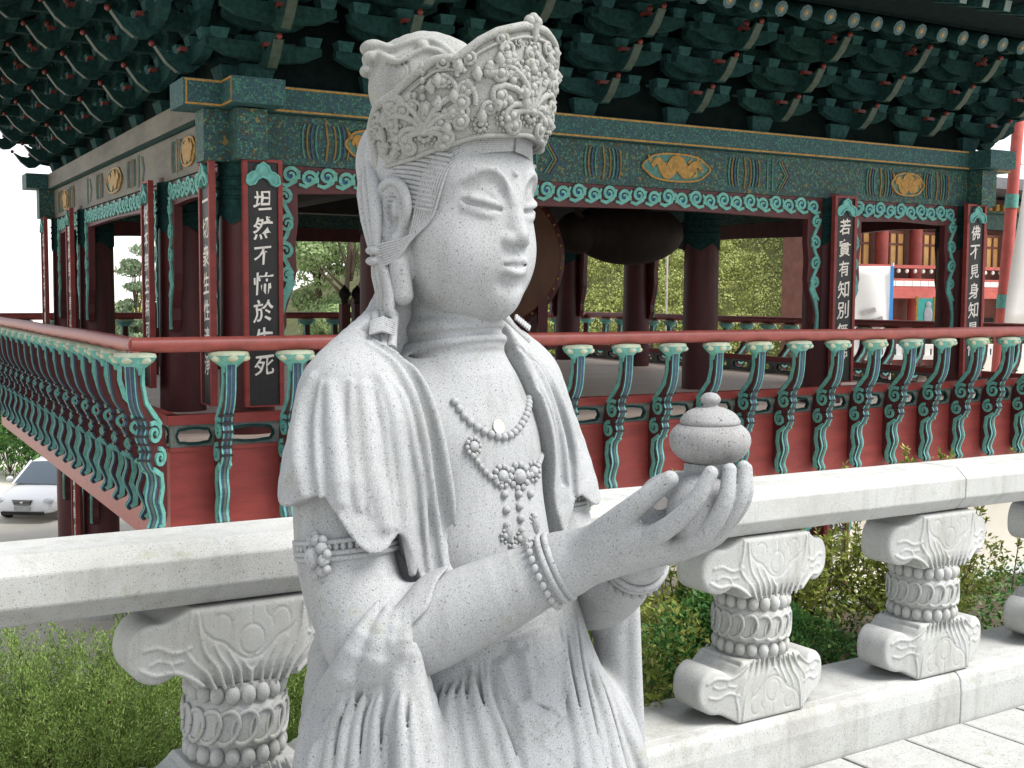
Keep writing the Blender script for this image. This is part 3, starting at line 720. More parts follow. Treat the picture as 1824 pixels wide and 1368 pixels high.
verse_board(3, L_ - 7.75, .235, 2.545, .79, '幻化之中無罪福', 'dim verse board on the last column before the open sky', .20)
verse_board(0, 5.83, .235, .10, -1.66, '諸行無常是生滅', 'lower black verse board under the deck, half hidden by leafy sprigs', .20)
verse_board(0, .085, .235, .10, -1.66, '是生滅法生滅滅', 'lower verse board under the deck corner, behind the feathery bush', .20)
verse_board(3, L_ - 5.85, .235, .10, -1.66, '已寂滅爲樂諸行', 'lower verse board under the deck beside the parked car', .20)
# ---- what hangs inside: bell-like fish gong, drum on its frame
def inside(x, y, z): return PORG + Matrix.Rotation(PYAW, 3, 'Z') @ Vector((x * K, y * K, EYE + (z - EYE) * K))

def at(px, py, Y):
    """the point at world depth Y that shows at photo pixel (px, py)"""
    d = _f + _r * ((px - 912) / FOC) + _u * ((684 - py) / FOC); return Vector((0, 0, EYE)) + d * (Y / d.y)
fish = empty('wooden_fish', at(1118, 420, 14.4 * K), PYAW)
tag(fish, 'dark carved wooden fish hung lengthwise under the pavilion ceiling', 'wooden fish')
mb = MB(); mb.ball((0, 0, .06), (1.30, .48, .62), 20, 14); mb.build('body', M['bronze'], fish)
mb = MB(); mb.prism([(1.0, .12), (1.55, .42), (1.50, .05), (1.60, -.30), (1.0, -.14)], -.06, .06); mb.build('tail', M['bronze'], fish)
mb = MB(); mb.ball((-1.15, 0, .02), (.45, .36, .40), 14, 10); mb.tube([(-1.2, -.2, .3), (-1.45, -.28, .55), (-1.3, -.3, .75)], [.06, .045, .02], 7); mb.build('head', M['bronze'], fish)
mb = MB(); mb.prism([(-.7, .45), (-.3, .70), (.2, .66), (.7, .40)], -.04, .04); mb.build('fin', M['bronze'], fish)
mb = MB()
for x in (-.7, .7): mb.cyl((x, 0, .3), (x, 0, 1.9), .02, None, 6)
mb.build('hanger', M['dark'], fish)
dc = at(870, 458, 12.6 * K); drum = empty('drum', dc, radians(6))
tag(drum, 'big round drum with brown hide on a timber stand inside the pavilion', 'drum')
mb = MB(); R90 = Matrix.Rotation(pi / 2, 4, 'X'); mb.M = R90; mb.lathe([(1.02, -.62), (1.12, -.6), (1.25, -.3), (1.30, 0), (1.25, .3), (1.12, .6), (1.02, .62)], 36); mb.build('barrel', M['red'], drum)
mb = MB(R90); mb.lathe([(1.12, .61), (1.10, .635), (.3, .66), (.01, .66)], 36); mb.lathe([(1.12, -.61), (1.10, -.635), (.3, -.66), (.01, -.66)], 36); mb.build('hide', M['hide'], drum)
mb = MB(R90)
for k in range(40): a = 2 * pi * k / 40; mb.ball((1.15 * cos(a), 1.15 * sin(a), .57), .028, 6, 4); mb.ball((1.15 * cos(a), 1.15 * sin(a), -.57), .028, 6, 4)
mb.build('studs', M['gold'], drum)
mb = MB(); zf = EYE + (.565 - EYE) * K - dc.z
for x in (-1, 1):
    for y in (-.55, .55): mb.box((x * .85, y, (zf - .5) / 2), (.16, .16, abs(zf) - .5))
    mb.box((x * .85, 0, zf + .12), (.18, 1.5, .2))
mb.box((0, .55, zf + .45), (1.9, .12, .16)); mb.box((0, -.55, zf + .45), (1.9, .12, .16)); mb.build('stand', M['red'], drum)
for px, lab, Y in ((625, 'low dark stand with two pointed finials on the pavilion floor', 14.5), (272, 'small dark post with a bud finial near the far left railing', 15.2)):
    b = at(px, 540, Y * K); zf = EYE + (.565 - EYE) * K; o = empty('finial_stand', (b.x, b.y, zf), PYAW); tag(o, lab, 'stand')
    for x in ((-.13, .13) if px > 500 else (0,)):
        mb = MB(); h = 1.62 - zf; mb.box((x, 0, (h - .2) / 2), (.17, .17, h - .2)); mb.build('post', M['red'], o)
        mb = MB(); mb.lathe([(.05, h - .2), (.07, h - .17), (.06, h - .13), (.11, h - .05), (.12, h + .0), (.09, h + .07), (.03, h + .13), (.004, h + .17)], 12, (x, 0, 0)); mb.build('finial', M['bronze'], o)
    if px > 500: mb = MB(); mb.box((0, 0, .25), (.5, .1, .3)); mb.build('panel', M['red'], o)
# ---------------------------------------------------------------- stone balustrade and terrace (frame: x along the rail, y away from the camera, z up; the whole terrace drains slightly)
BD = Vector((sin(radians(56.03)), cos(radians(56.03)), -.0174)).normalized(); BN = Vector((-cos(radians(56.03)), sin(radians(56.03)), 0)); BU = BD.cross(BN).normalized(); BN = BU.cross(BD)
BORG = Vector((.9785, 4.0, 0))
def BM4(t, o=0, z=0):
    p = BORG + BD * t + BN * o + BU * z; return Matrix(((BD.x, BN.x, BU.x, p.x), (BD.y, BN.y, BU.y, p.y), (BD.z, BN.z, BU.z, p.z), (0, 0, 0, 1)))
def place(o, t, off=0, z=0): o.matrix_world = BM4(t, off, z); return o
M['paving'] = granite('terrace_paving', (.31, .315, .31), (.43, .43, .425), (.17, .17, .165), 170, (.27, .265, .23))
M['gap'] = paint('paving_gap', (.035, .034, .032), .3, 20, .8)
M['soil'] = paint('bed_soil', (.10, .075, .05), .4, 9, .9)
M['curbstone'] = granite('curb_granite', (.33, .337, .33), (.47, .475, .465), (.18, .18, .17), 300, (.19, .18, .145))
def block2(sx, sz):
    """capital (sz=1) or base (sz=-1): a block with rolled ends, carved on its faces"""
    S = Solid(); H = .197
    fz = (lambda z: z) if sz > 0 else (lambda z: H - z)
    def f(P):
        x = np.abs(P[:, 0]); z = fz(P[:, 2]); y = np.abs(P[:, 1])
        c1 = np.sqrt((x - .262) ** 2 + (z - .092) ** 2) - .072
        w = np.interp(z, [0, .04, .09, .13, .165, .197], [.150, .185, .290, .292, .235, .168])
        b = np.maximum(x - w, np.maximum(z - H, -z))
        d2 = smin(c1, b, .02)
        d2 = np.maximum(d2, np.maximum(z - H, -z))
        depth = .128 - .30 * np.maximum(0, x - .155) - .012 * np.clip(1 - z / .05, 0, 1)
        return smax(d2, (y - depth) * .95, .014)
    S.add(Prim(f, (0, 0, .1), .40), 0)
    def yy(x): return .128 - .30 * max(0, abs(x) - .155)
    def line(pts, r, cut=False):
        for sx_ in (1, -1):
            for sy in (-1, 1):
                p = np.array([(sx_ * a, sy * (yy(a) + (.002 if cut else -.001)), fz(b)) for a, b in pts])
                p = spline(p, 3) if len(p) > 2 else p
                (S.cut if cut else S.add)(path(p, r * (1.0 if cut else .85)), .0016)
    circ = lambda cx, cz, r, a0, a1, n=9: [(cx + r * cos(a), cz + r * sin(a)) for a in np.linspace(a0, a1, n)]
    line(circ(0, .108, .036, -pi / 2, pi / 2), .0042, True); line(circ(.088, .150, .027, -.2, 3.6), .0042, True); line([(0, .144), (0, .197)], .0035, True); line([(.035, .197), (.045, .165), (.064, .152)], .0038, True); line([(.108, .197), (.112, .175)], .0035, True)
    line([(.150, .185), (.140, .145), (.112, .120), (.080, .108), (.050, .082), (.024, .066), (0, .062)], .0045, True)
    line([(0, .0), (0, .028), (.016, .045), (.026, .060)], .0050); line([(.030, .0), (.034, .035), (.052, .062), (.070, .088)], .0052); line([(.052, .0), (.066, .042), (.094, .078), (.108, .104)], .0052)
    line([(.078, .0), (.100, .05), (.135, .09), (.150, .135), (.156, .185)], .0060); line([(.105, .0), (.130, .04), (.165, .07), (.185, .105), (.175, .15), (.172, .19)], .0062)
    line([(.140, .012), (.175, .035), (.215, .050), (.262, .045), (.300, .060)], .0065); line([(.175, .105), (.215, .095), (.255, .110), (.290, .105)], .0060); line([(.215, .050), (.225, .072), (.255, .078), (.275, .070)], .0052)
    line([(.190, .075), (.215, .072)], .005)
    for sx_ in (1, -1):                                                 # ridges across the rolls
        for x, z in ((.185, .028), (.215, .014), (.160, .012)):
            S.cut(path([(sx_ * x, -.1, fz(z)), (sx_ * x, .1, fz(z))], .005), .006)
    return S
V1, F1 = surface_net(block2(1, 1), .0036); V2, F2 = surface_net(block2(1, -1), .0036)
c_ob = mesh_np('capital', V1, F1, M['rail']); b_ob = mesh_np('base', V2, F2, M['rail'])
mb = MB(); mb.lathe([(.132, .0), (.134, .01), (.134, .05), (.146, .056), (.152, .075), (.152, .132), (.146, .152), (.134, .158), (.134, .198), (.132, .206)], 48)
for z in (.029, .180):
    for k in range(19): a = 2 * pi * k / 19; mb.ball((.137 * cos(a), .137 * sin(a), z), (.0225, .0225, .0235), 10, 8)
for k in range(18):
    a0 = 2 * pi * k / 18; P_ = []
    for q in np.linspace(0, 2 * pi, 21): a = a0 + .235 * cos(q) + .07 * sin(q); r = .1530 + .004 * cos(q); P_.append((r * cos(a), r * sin(a), .104 + .040 * sin(q)))
    mb.tube(P_, .0066, 6, caps=False)
d_ob = mb.build('drum', M['rail'])
BT = [(-2.01, 'carved stone baluster beside the feathery green bush, nearest the statue elbow'), (-1.12, 'carved stone baluster hidden behind the robe of the statue'), (-.23, 'carved stone baluster just under the raised hands and jar'), (.66, 'carved stone baluster standing at the joint of the rail stones'), (1.55, 'carved stone baluster cut off by the edge of the photo'), (2.44, 'carved stone baluster beyond the edge of the photo')]
for i, (t, lab) in enumerate(BT[:5]):
    B = bpy.data.objects.new('baluster', None); COL.objects.link(B); place(B, t, 0, .236); B.empty_display_size = .1
    tag(B, lab, 'baluster', 'carved balusters of the stone balustrade')
    for nm, ob, z in (('base', b_ob, 0), ('drum', d_ob, .195), ('capital', c_ob, .399)): link(nm, ob.data, B, (0, 0, z)).scale = (.81, .81, 1) if nm == 'drum' else (.85, .85, 1)
for o in (c_ob, b_ob, d_ob): bpy.data.objects.remove(o)
sec = [(-.085, .838), (.085, .838), (.126, .886), (.126, .957), (.085, .993), (-.085, .993), (-.126, .957), (-.126, .886)]
def bar(name, poly, t0, t1, mat, bev=.004):
    """a stone bar along the rail with softened edges and slightly uneven faces"""
    n = 14; mb = MB(); rr = random.Random(int(t0 * 100) + len(poly)); m_ = len(poly); V = []
    cy = sum(p[0] for p in poly) / m_; cz = sum(p[1] for p in poly) / m_
    for i in range(n + 1):
        t = t0 + (t1 - t0) * i / n; k = .985 if i in (0, n) else 1
        V += [(t, cy + (y - cy) * k + rr.uniform(-.0008, .0008), cz + (z - cz) * k + rr.uniform(-.0008, .0008)) for y, z in poly]
    F = [(i * m_ + j, i * m_ + (j + 1) % m_, (i + 1) * m_ + (j + 1) % m_, (i + 1) * m_ + j) for i in range(n) for j in range(m_)] + [tuple(range(m_)), tuple(range(n * m_ + m_ - 1, n * m_ - 1, -1))]
    mb.add(V, F); o = mb.build(name, mat); place(o, 0); bv = o.modifiers.new('bevel', 'BEVEL'); bv.width = bev; bv.segments = 2; bv.limit_method = 'ANGLE'; bv.angle_limit = radians(25); return o
J = [-4.62, -2.84, -1.06, .72, 2.50, 4.28]
RL_ = ['long pale granite handrail stone leaving the photo behind the feathery bush', 'pale granite handrail stone running in from the edge behind the near elbow', 'pale granite handrail stone from behind the robe to the joint, under the raised hands', 'pale granite handrail stone beyond the joint, towards the far end', 'pale granite handrail stone past the far edge of the photo']
CL_ = ['granite curb stone under the feathery bush, out of the picture', 'granite curb stone hidden by the bush and the robe', 'granite curb stone carrying the baluster under the hands', 'granite curb stone past the curb joint, at the far end', 'granite curb stone beyond the far edge']
csec = [(-.20, 0), (.135, 0), (.135, .165), (.126, .215), (.110, .232), (.075, .2345), (.068, .2365), (-.20, .2365)]
for i in range(1, 4):
    tag(bar('handrail_stone', [(-y, z) for y, z in sec], J[i] + .0015, J[i + 1] - .0015, M['rail']), RL_[i], 'handrail', 'stones of the balustrade rail')
    tag(bar('curb_stone', [(-y, z) for y, z in csec], J[i] + .017, J[i + 1] + .013, M['curbstone'], .006), CL_[i], 'curb', 'stones of the balustrade curb')
# terrace paving: long slabs with open joints
mb = MB(); rr = random.Random(4); mb.mi = 1; mb.span((-4.7, -7.2, -.2), (6.0, -.13, .030)); mb.mi = 0
for i in range(-14, 18):
    t0 = .072 + .33 * (i - 1); o = -.137; first = True
    while o > -7:
        L1 = rr.uniform(.9, 1.3); z = .050 + rr.uniform(-.0015, .0015); g = .0055 + .003 * rr.random(); tl = rr.uniform(-.002, .002)
        p = [(t0 + g, o - L1, z + tl), (t0 + .33 - g, o - L1, z + tl), (t0 + .33 - g, o - .006, z), (t0 + g, o - .006, z)]; e = .005
        q = [(p[0][0] + e, p[0][1] + e, z + tl + e * .6), (p[1][0] - e, p[1][1] + e, z + tl + e * .6), (p[2][0] - e, p[2][1] - e, z + e * .6), (p[3][0] + e, p[3][1] - e, z + e * .6)]
        b = [(x, y, .02) for x, y, _ in p]
        mb.add(b + p + q, [(0, 1, 5, 4), (1, 2, 6, 5), (2, 3, 7, 6), (3, 0, 4, 7), (4, 5, 9, 8), (5, 6, 10, 9), (6, 7, 11, 10), (7, 4, 8, 11), (8, 9, 10, 11)]); o -= L1 + .004
fl = mb.build('terrace_floor', [M['paving'], M['gap']]); place(fl, 0); tag(fl, kind='structure')
mb = MB(); mb.span((-4.7, .201, -.4), (6.0, 1.35, .02)); n = 0
bed = mb.build('planting_bed', M['soil']); place(bed, 0); tag(bed, kind='structure')
rb_ = np.random.RandomState(2)
mb = MB(); mb.span((-4.7, 1.351, -5.5), (6.0, 1.5, .03)); mb.span((-4.9, -7.2, -5.5), (-4.702, 1.5, .03)); rw = mb.build('retaining_wall', M['curbstone']); place(rw, 0); tag(rw, 'granite retaining wall holding up the planted terrace edge', 'wall')
# ---------------------------------------------------------------- the stone bodhisattva, in its own frame: x its right hand, y forward, z up
def both(p): return [(p[0], p[1], p[2]), (-p[0], p[1], p[2])]
def lapel_gap(P):
    """positive inside the open V of the robe"""
    z = P[:, 2]
    zz = [1.0, 1.105, 1.2, 1.27, 1.38, 1.466, 1.50, 1.55, 1.62]
    r = np.interp(z, zz, [.165, .165, .15, .146, .16, .183, .20, .235, .25])
    l = np.interp(z, zz, [-.24, -.21, -.18, -.157, -.126, -.116, -.116, -.135, -.15])
    return np.minimum(np.minimum(r - P[:, 0], P[:, 0] - l), np.minimum(P[:, 1] + .03, z - 1.02))
def figure_solid():
    S = Solid()
    # skull, jaw, cheeks, chin
    S.add(ell((0, -.005, 1.80), (.146, .160, .155)), 0)
    S.add(ell((0, .030, 1.70), (.138, .132, .135)), .05)
    S.add(ell((0, .050, 1.638), (.111, .100, .090)), .05)
    S.add(ell((0, .114, 1.592), (.040, .036, .034)), .04)
    for s in (1, -1):
        S.add(ell((.060 * s, .068, 1.690), (.060, .060, .060)), .05)
        S.add(ell((.050 * s, .060, 1.835), (.075, .085, .060)), .05)
    # neck with its three folds
    S.add(path([(0, -.020, 1.66), (0, -.008, 1.55), (0, .0, 1.44)], [.090, .088, .112]), .018)
    # chest and trunk
    S.add(ell((0, -.005, 1.26), (.215, .165, .24)), .05)
    S.add(path([(-.20, -.035, 1.355), (0, -.035, 1.395), (.20, -.035, 1.355)], [.085, .09, .085]), .06)
    S.add(ell((0, .03, 1.06), (.19, .175, .22)), .06)
    for z, R, t in ((1.532, .098, .12), (1.498, .1035, .20)):
        S.add(ring((0, .002, z), (0, -t, 1), R - .018, .0245), .009)
    for z, R, t in ((1.515, .1050, .16), (1.479, .1130, .24)):
        S.cut(ring((0, .002, z), (0, -t, 1), R, .0060), .007)
    # eye sockets, brows, lids
    for s in (1, -1):
        S.cut(path(spline([(.026 * s, .170, 1.786), (.050 * s, .167, 1.809), (.083 * s, .155, 1.810), (.112 * s, .126, 1.790)], 3), [.005] + [.0130] * 8 + [.004]), .012)
        S.add(ell((.066 * s, .113, 1.775), (.039, .040, .026)), .005)
        S.add(path(spline([(.014 * s, .163, 1.780), (.026 * s, .163, 1.812), (.054 * s, .158, 1.834), (.085 * s, .141, 1.832), (.115 * s, .111, 1.808)], 3), [.004] + [.0050] * 11 + [.002]), .009)
        S.cut(path(spline([(.032 * s, .153, 1.7615), (.050 * s, .1575, 1.7625), (.070 * s, .1555, 1.7655), (.090 * s, .142, 1.771), (.108 * s, .119, 1.777)], 3), [.003] + [.0074] * 11 + [.002]), .002)
        S.add(path(spline([(.036 * s, .146, 1.7535), (.056 * s, .148, 1.7505), (.078 * s, .140, 1.754), (.098 * s, .121, 1.763)], 3), .0068), .008)
        S.add(path(spline([(.034 * s, .148, 1.769), (.052 * s, .1525, 1.7725), (.072 * s, .149, 1.776), (.092 * s, .135, 1.781)], 3), .0062), .004)
    # nose
    S.add(path([(0, .150, 1.815), (0, .158, 1.775), (0, .167, 1.738), (0, .174, 1.713)], [.008, .0110, .0150, .0190]), .024)
    for s in (1, -1):
        S.add(ell((.0205 * s, .159, 1.705), (.0165, .021, .0135)), .010)
        S.cut(ell((.011 * s, .175, 1.690), (.006, .010, .005)), .004)
    S.cut(path([(0, .175, 1.689), (0, .178, 1.675)], [.005, .006]), .010)
    # mouth
    S.add(ell((0, .134, 1.656), (.044, .030, .034)), .024)
    S.add(path(spline([(.044, .1475, 1.6635), (.025, .162, 1.6645), (.010, .1675, 1.6685), (0, .1665, 1.6660), (-.010, .1675, 1.6685), (-.025, .162, 1.6645), (-.044, .1475, 1.6635)], 3), [.004] * 2 + [.0085] * 15 + [.004] * 2), .0045)
    S.add(path(spline([(.031, .155, 1.652), (.016, .1635, 1.6435), (0, .1665, 1.6415), (-.016, .1635, 1.6435), (-.031, .155, 1.652)], 3), [.005] * 2 + [.0105] * 9 + [.005] * 2), .0045)
    S.cut(path(spline([(.047, .149, 1.6660), (.036, .159, 1.6600), (.017, .1715, 1.6568), (0, .1755, 1.6548), (-.017, .1715, 1.6568), (-.036, .159, 1.6600), (-.047, .149, 1.6660)], 3), [.001, .0015] + [.0026] * 15 + [.0015, .001]), .003)
    S.cut(path(spline([(.028, .166, 1.622), (0, .174, 1.619), (-.028, .166, 1.622)], 3), .010), .020)
    S.add(ell((0, .1575, 1.831), (.0085, .012, .0085)), .003)                         # the mark on the forehead
    # ears with long lobes
    for s in (1, -1):
        S.add(ell((.148 * s, -.012, 1.755), (.016, .036, .060)), .010)
        S.add(path([(.150 * s, -.004, 1.71), (.154 * s, .006, 1.655), (.150 * s, .010, 1.60)], [.017, .020, .021]), .014)
        S.cut(ell((.172 * s, -.010, 1.758), (.024, .024, .048)), .004)
        rim = [(.152 * s, .018, 1.735), (.157 * s, .030, 1.765), (.160 * s, .022, 1.800), (.160 * s, -.008, 1.816), (.160 * s, -.038, 1.800), (.160 * s, -.048, 1.765), (.158 * s, -.040, 1.730), (.156 * s, -.018, 1.700)]
        S.add(path(spline(rim, 3), .0095), .006)
        S.add(ell((.158 * s, .000, 1.764), (.008, .009, .018)), .006)
        S.add(path(spline([(.155 * s, -.026, 1.790), (.155 * s, -.031, 1.758), (.155 * s, -.018, 1.728)], 3), .006), .006)
    # arms
    S.add(path(spline([(.245, -.03, 1.36), (.288, -.01, 1.20), (.298, .03, 1.06), (.290, .085, .975)], 3), [.095, .094, .092, .090, .090, .090, .090, .090, .089, .086]), .05)
    S.add(path(spline([(.290, .085, .970), (.238, .165, 1.005), (.165, .268, 1.066), (.103, .360, 1.122)], 3), [.088, .087, .085, .082, .078, .074, .070, .064, .058, .054]), .03)
    S.add(path(spline([(-.245, -.03, 1.36), (-.285, -.01, 1.20), (-.295, .04, 1.06), (-.285, .085, .975)], 3), .09), .05)
    S.add(path(spline([(-.285, .085, .970), (-.235, .19, .985), (-.165, .290, 1.035), (-.103, .385, 1.105)], 3), [.088, .087, .085, .082, .078, .074, .070, .064, .058, .054]), .03)
    # hands: palms, four fingers and a thumb each
    for s in (1, -1):
        S.add(path(spline([(.103 * s, .360, 1.120), (.095 * s, .420, 1.144), (.084 * s, .485, 1.166), (.070 * s, .545, 1.186)], 3), [.053, .051, .048, .045, .042, .039, .036, .033, .030, .027]), .03)
        S.add(path([(.085 * s, .405, 1.148), (.045 * s, .540, 1.180)], [.038, .026]), .03)
        S.add(path([(.060 * s, .43, 1.146), (.022 * s, .555, 1.178)], [.034, .024]), .03)
        S.add(path(spline([(.104 * s, .430, 1.168), (.112 * s, .480, 1.212), (.107 * s, .532, 1.257), (.092 * s, .578, 1.298)], 3), [.030, .029, .027, .0245, .0225, .0205, .019, .0175, .016, .0145]), .022)
        if s > 0:
            S.add(ell((.034, .602, 1.240), (.058, .056, .064)), .012); S.add(path([(.104, .450, 1.172), (.100, .530, 1.196)], [.026, .018]), .02)
        if s < 0: S.add(ell((-.022, .525, 1.232), (.046, .085, .062), (0, -18, 0)), .02)
        fing = [((.092, .500, 1.178), (.102, .572, 1.212), (.097, .626, 1.262), (.080, .648, 1.314)),
                ((.062, .545, 1.166), (.070, .626, 1.206), (.067, .666, 1.264), (.054, .668, 1.318)),
                ((.040, .550, 1.166), (.044, .636, 1.210), (.040, .678, 1.268), (.030, .680, 1.322)),
                ((.016, .550, 1.168), (.019, .634, 1.214), (.017, .676, 1.268), (.010, .674, 1.316))]
        for j, fp in enumerate(fing):
            fp = [(a * s, b - (.055 if s < 0 else 0), c - (.03 if s < 0 else 0)) for a, b, c in fp]
            r0 = .0196 - .0010 * j
            S.add(path(spline(fp, 4), np.linspace(r0 * 1.05, r0 * .62, 13)), .004)
    return S
def hem(P):
    """below zero above the shawl's wavy lower edge"""
    x, y, z = P.T
    a = np.arctan2(y - .02, np.abs(x) - .25)
    return 1.232 - .14 * np.clip(y - .05, 0, .2) / .14 - 1.7 * np.clip(.262 - np.abs(x), 0, .2) + .014 * np.sin(a * 5 + .6) - z
def robe_base(S=None):
    S = S or Solid()
    S.add(ell((0, .0, 1.27), (.250, .185, .27)), 0)
    S.add(path([(-.19, -.03, 1.365), (0, -.045, 1.41), (.19, -.03, 1.365)], [.115, .125, .115]), .06)
    for s in (1, -1):
        S.add(path([(.09 * s, -.03, 1.49), (.21 * s, -.03, 1.395)], [.085, .095]), .06)
        S.add(path(spline([(.130 * s, -.060, 1.590), (.155 * s, -.055, 1.540), (.205 * s, -.045, 1.490), (.265 * s, -.035, 1.430)], 3), [.022, .026, .030, .036, .042, .048, .054, .060, .064, .066]), .03)
    S.add(path([(0, -.06, 1.55), (0, -.07, 1.40)], [.09, .13]), .06)
    S.add(ell((0, .045, 1.02), (.215, .195, .26)), .06)
    S.add(path([(0, .045, .98), (0, .10, .62), (0, .12, .32)], [.200, .325, .40]), .08)
    return S
def robe_keep(S):
    S.keep(lambda P: smin(lapel_gap(P), np.full(len(P), .2), 0), .008)
    return S
def shawl(S):
    """cape over the shoulders and upper arms"""
    for s in (1, -1):
        S.add(path(spline([(.230 * s, -.035, 1.375), (.272 * s, -.02, 1.28), (.292 * s, .0, 1.16), (.305 * s, .01, 1.05)], 3), [.104, .108, .112, .116, .120, .124, .128, .132, .134, .136]), .06)
    return S
def topknot(S):
    S.add(ell((0, -.090, 2.020), (.100, .108, .084)), 0)
    S.add(path([(0, -.06, 1.90), (0, -.085, 1.99)], [.10, .085]), .04)
    S.add(path(spline([(-.01, -.02, 2.050), (0, -.08, 2.075), (.01, -.155, 2.078)], 3), [.06, .060, .058, .055, .05, .045, .034]), .03)
    return S
def hair_cap(S):
    S.add(ell((0, -.020, 1.80), (.153, .158, .165)), 0)
    S.add(ell((0, -.055, 1.86), (.158, .150, .135)), .03)
    def front(P):                      # only behind the hairline
        y, z = P[:, 1], P[:, 2]
        return np.interp(z, [1.60, 1.70, 1.78, 1.83, 1.87, 1.89, 1.95], [-.12, -.04, .060, .092, .125, .155, .3]) * -1 + y
    S.keep(front, .006); S.keep(lambda P: 1.66 - P[:, 2], .01)
    return S
RIDGES = [([(0.203,0.009,1.522),(0.18,0.049,1.498),(0.164,0.082,1.464),(0.15,0.112,1.42),(0.143,0.134,1.376),(0.137,0.151,1.325),(0.132,0.157,1.267),(0.127,0.161,1.221),(0.149,0.185,1.1)],0.01),([(0.223,0.009,1.515),(0.19,0.055,1.488),(0.179,0.088,1.448),(0.171,0.113,1.393),(0.167,0.132,1.333),(0.159,0.143,1.258),(0.15,0.15,1.188),(0.162,0.171,1.1)],0.01),([(0.238,0.012,1.508),(0.218,0.053,1.479),(0.212,0.087,1.436),(0.203,0.106,1.382),(0.194,0.117,1.328),(0.188,0.124,1.259),(0.174,0.131,1.172),(0.18,0.15,1.1)],0.012),([(0.246,0.067,1.452),(0.234,0.088,1.422),(0.226,0.103,1.371),(0.215,0.109,1.308),(0.204,0.115,1.245),(0.203,0.131,1.096)],0.008),([(0.258,0.065,1.447),(0.255,0.09,1.392),(0.254,0.099,1.332),(0.249,0.106,1.264),(0.248,0.12,1.182),(0.245,0.131,1.098)],0.015),([(0.271,0.067,1.433),(0.272,0.085,1.383),(0.273,0.095,1.323),(0.276,0.108,1.253),(0.281,0.126,1.185)],0.008),([(0.294,0.052,1.433),(0.307,0.08,1.335),(0.313,0.099,1.271),(0.308,0.123,1.194)],0.017),([(0.305,0.057,1.404),(0.317,0.075,1.335),(0.327,0.094,1.268),(0.329,0.111,1.215)],0.008),([(0.331,0.008,1.433),(0.345,0.036,1.361),(0.361,0.063,1.289),(0.37,0.077,1.241)],0.016),([(0.306,0.036,1.443),(0.324,0.059,1.361),(0.339,0.081,1.288),(0.346,0.1,1.226)],0.012),([(0.337,-0.035,1.449),(0.35,-0.045,1.4),(0.38,-0.024,1.323),(0.4,0.014,1.248)],0.014),([(0.336,-0.011,1.442),(0.352,-0.002,1.383),(0.374,0.023,1.316),(0.389,0.048,1.246)],0.009),([(-0.099,0.064,1.525),(-0.141,0.089,1.469),(-0.167,0.109,1.411),(-0.224,0.107,1.301),(-0.24,0.114,1.204)],0.01),([(-0.137,0.062,1.509),(-0.183,0.085,1.45),(-0.23,0.102,1.371),(-0.271,0.105,1.272),(-0.262,0.124,1.178)],0.011),([(-0.118,0.063,1.517),(-0.164,0.086,1.46),(-0.198,0.105,1.391),(-0.25,0.103,1.286),(-0.251,0.119,1.191)],0.006)]
FURROWS = [([(0.195,0.012,1.522),(0.173,0.054,1.498),(0.156,0.086,1.464),(0.142,0.116,1.42),(0.135,0.138,1.376),(0.129,0.155,1.325),(0.124,0.161,1.266),(0.119,0.165,1.221),(0.142,0.191,1.1)],0.01),([(0.213,0.013,1.515),(0.181,0.059,1.488),(0.169,0.091,1.447),(0.162,0.118,1.393),(0.158,0.137,1.332),(0.15,0.148,1.257),(0.143,0.156,1.188),(0.156,0.178,1.1)],0.01),([(0.228,0.017,1.508),(0.207,0.057,1.479),(0.2,0.089,1.435),(0.192,0.109,1.381),(0.185,0.122,1.327),(0.179,0.13,1.259),(0.167,0.138,1.172),(0.174,0.158,1.1)],0.012),([(-0.08,0.068,1.525),(-0.115,0.098,1.47),(-0.132,0.125,1.414),(-0.192,0.12,1.304),(-0.226,0.112,1.205)],0.01),([(-0.109,0.072,1.51),(-0.155,0.094,1.451),(-0.205,0.108,1.373),(-0.253,0.105,1.274),(-0.249,0.121,1.179)],0.011),([(0.228,0.155,0.87),(0.249,0.171,0.817),(0.277,0.209,0.753)],0.0085),([(0.219,0.17,0.877),(0.243,0.187,0.819),(0.27,0.224,0.755)],0.0085),([(0.207,0.184,0.89),(0.231,0.197,0.829),(0.262,0.237,0.756)],0.0085),([(0.194,0.2,0.898),(0.213,0.202,0.851),(0.255,0.25,0.757)],0.0085),([(0.183,0.21,0.908),(0.198,0.224,0.852),(0.233,0.28,0.759)],0.0085),([(0.168,0.219,0.922),(0.178,0.237,0.871),(0.209,0.309,0.758)],0.0085),([(0.145,0.235,0.935),(0.159,0.253,0.875),(0.174,0.301,0.807),(0.186,0.33,0.757)],0.0085),([(-0.045,0.26,1.006),(-0.008,0.294,0.918),(0.028,0.344,0.835),(0.064,0.397,0.737)],0.0085),([(-0.092,0.247,0.997),(-0.044,0.294,0.91),(0.002,0.35,0.829),(0.036,0.404,0.73)],0.0085),([(-0.106,0.281,0.893),(-0.056,0.355,0.815),(-0.024,0.41,0.718)],0.0085),([(-0.107,0.362,0.782),(-0.124,0.391,0.699)],0.0085),([(0.384,0.112,0.886),(0.394,0.101,0.843),(0.414,0.11,0.769)],0.0058),([(0.364,0.145,0.898),(0.377,0.143,0.854),(0.402,0.162,0.779)],0.0058),([(0.359,0.182,0.905),(0.37,0.182,0.862),(0.391,0.201,0.786)],0.0058),([(0.351,0.223,0.913),(0.365,0.237,0.873),(0.38,0.26,0.799)],0.0058)]
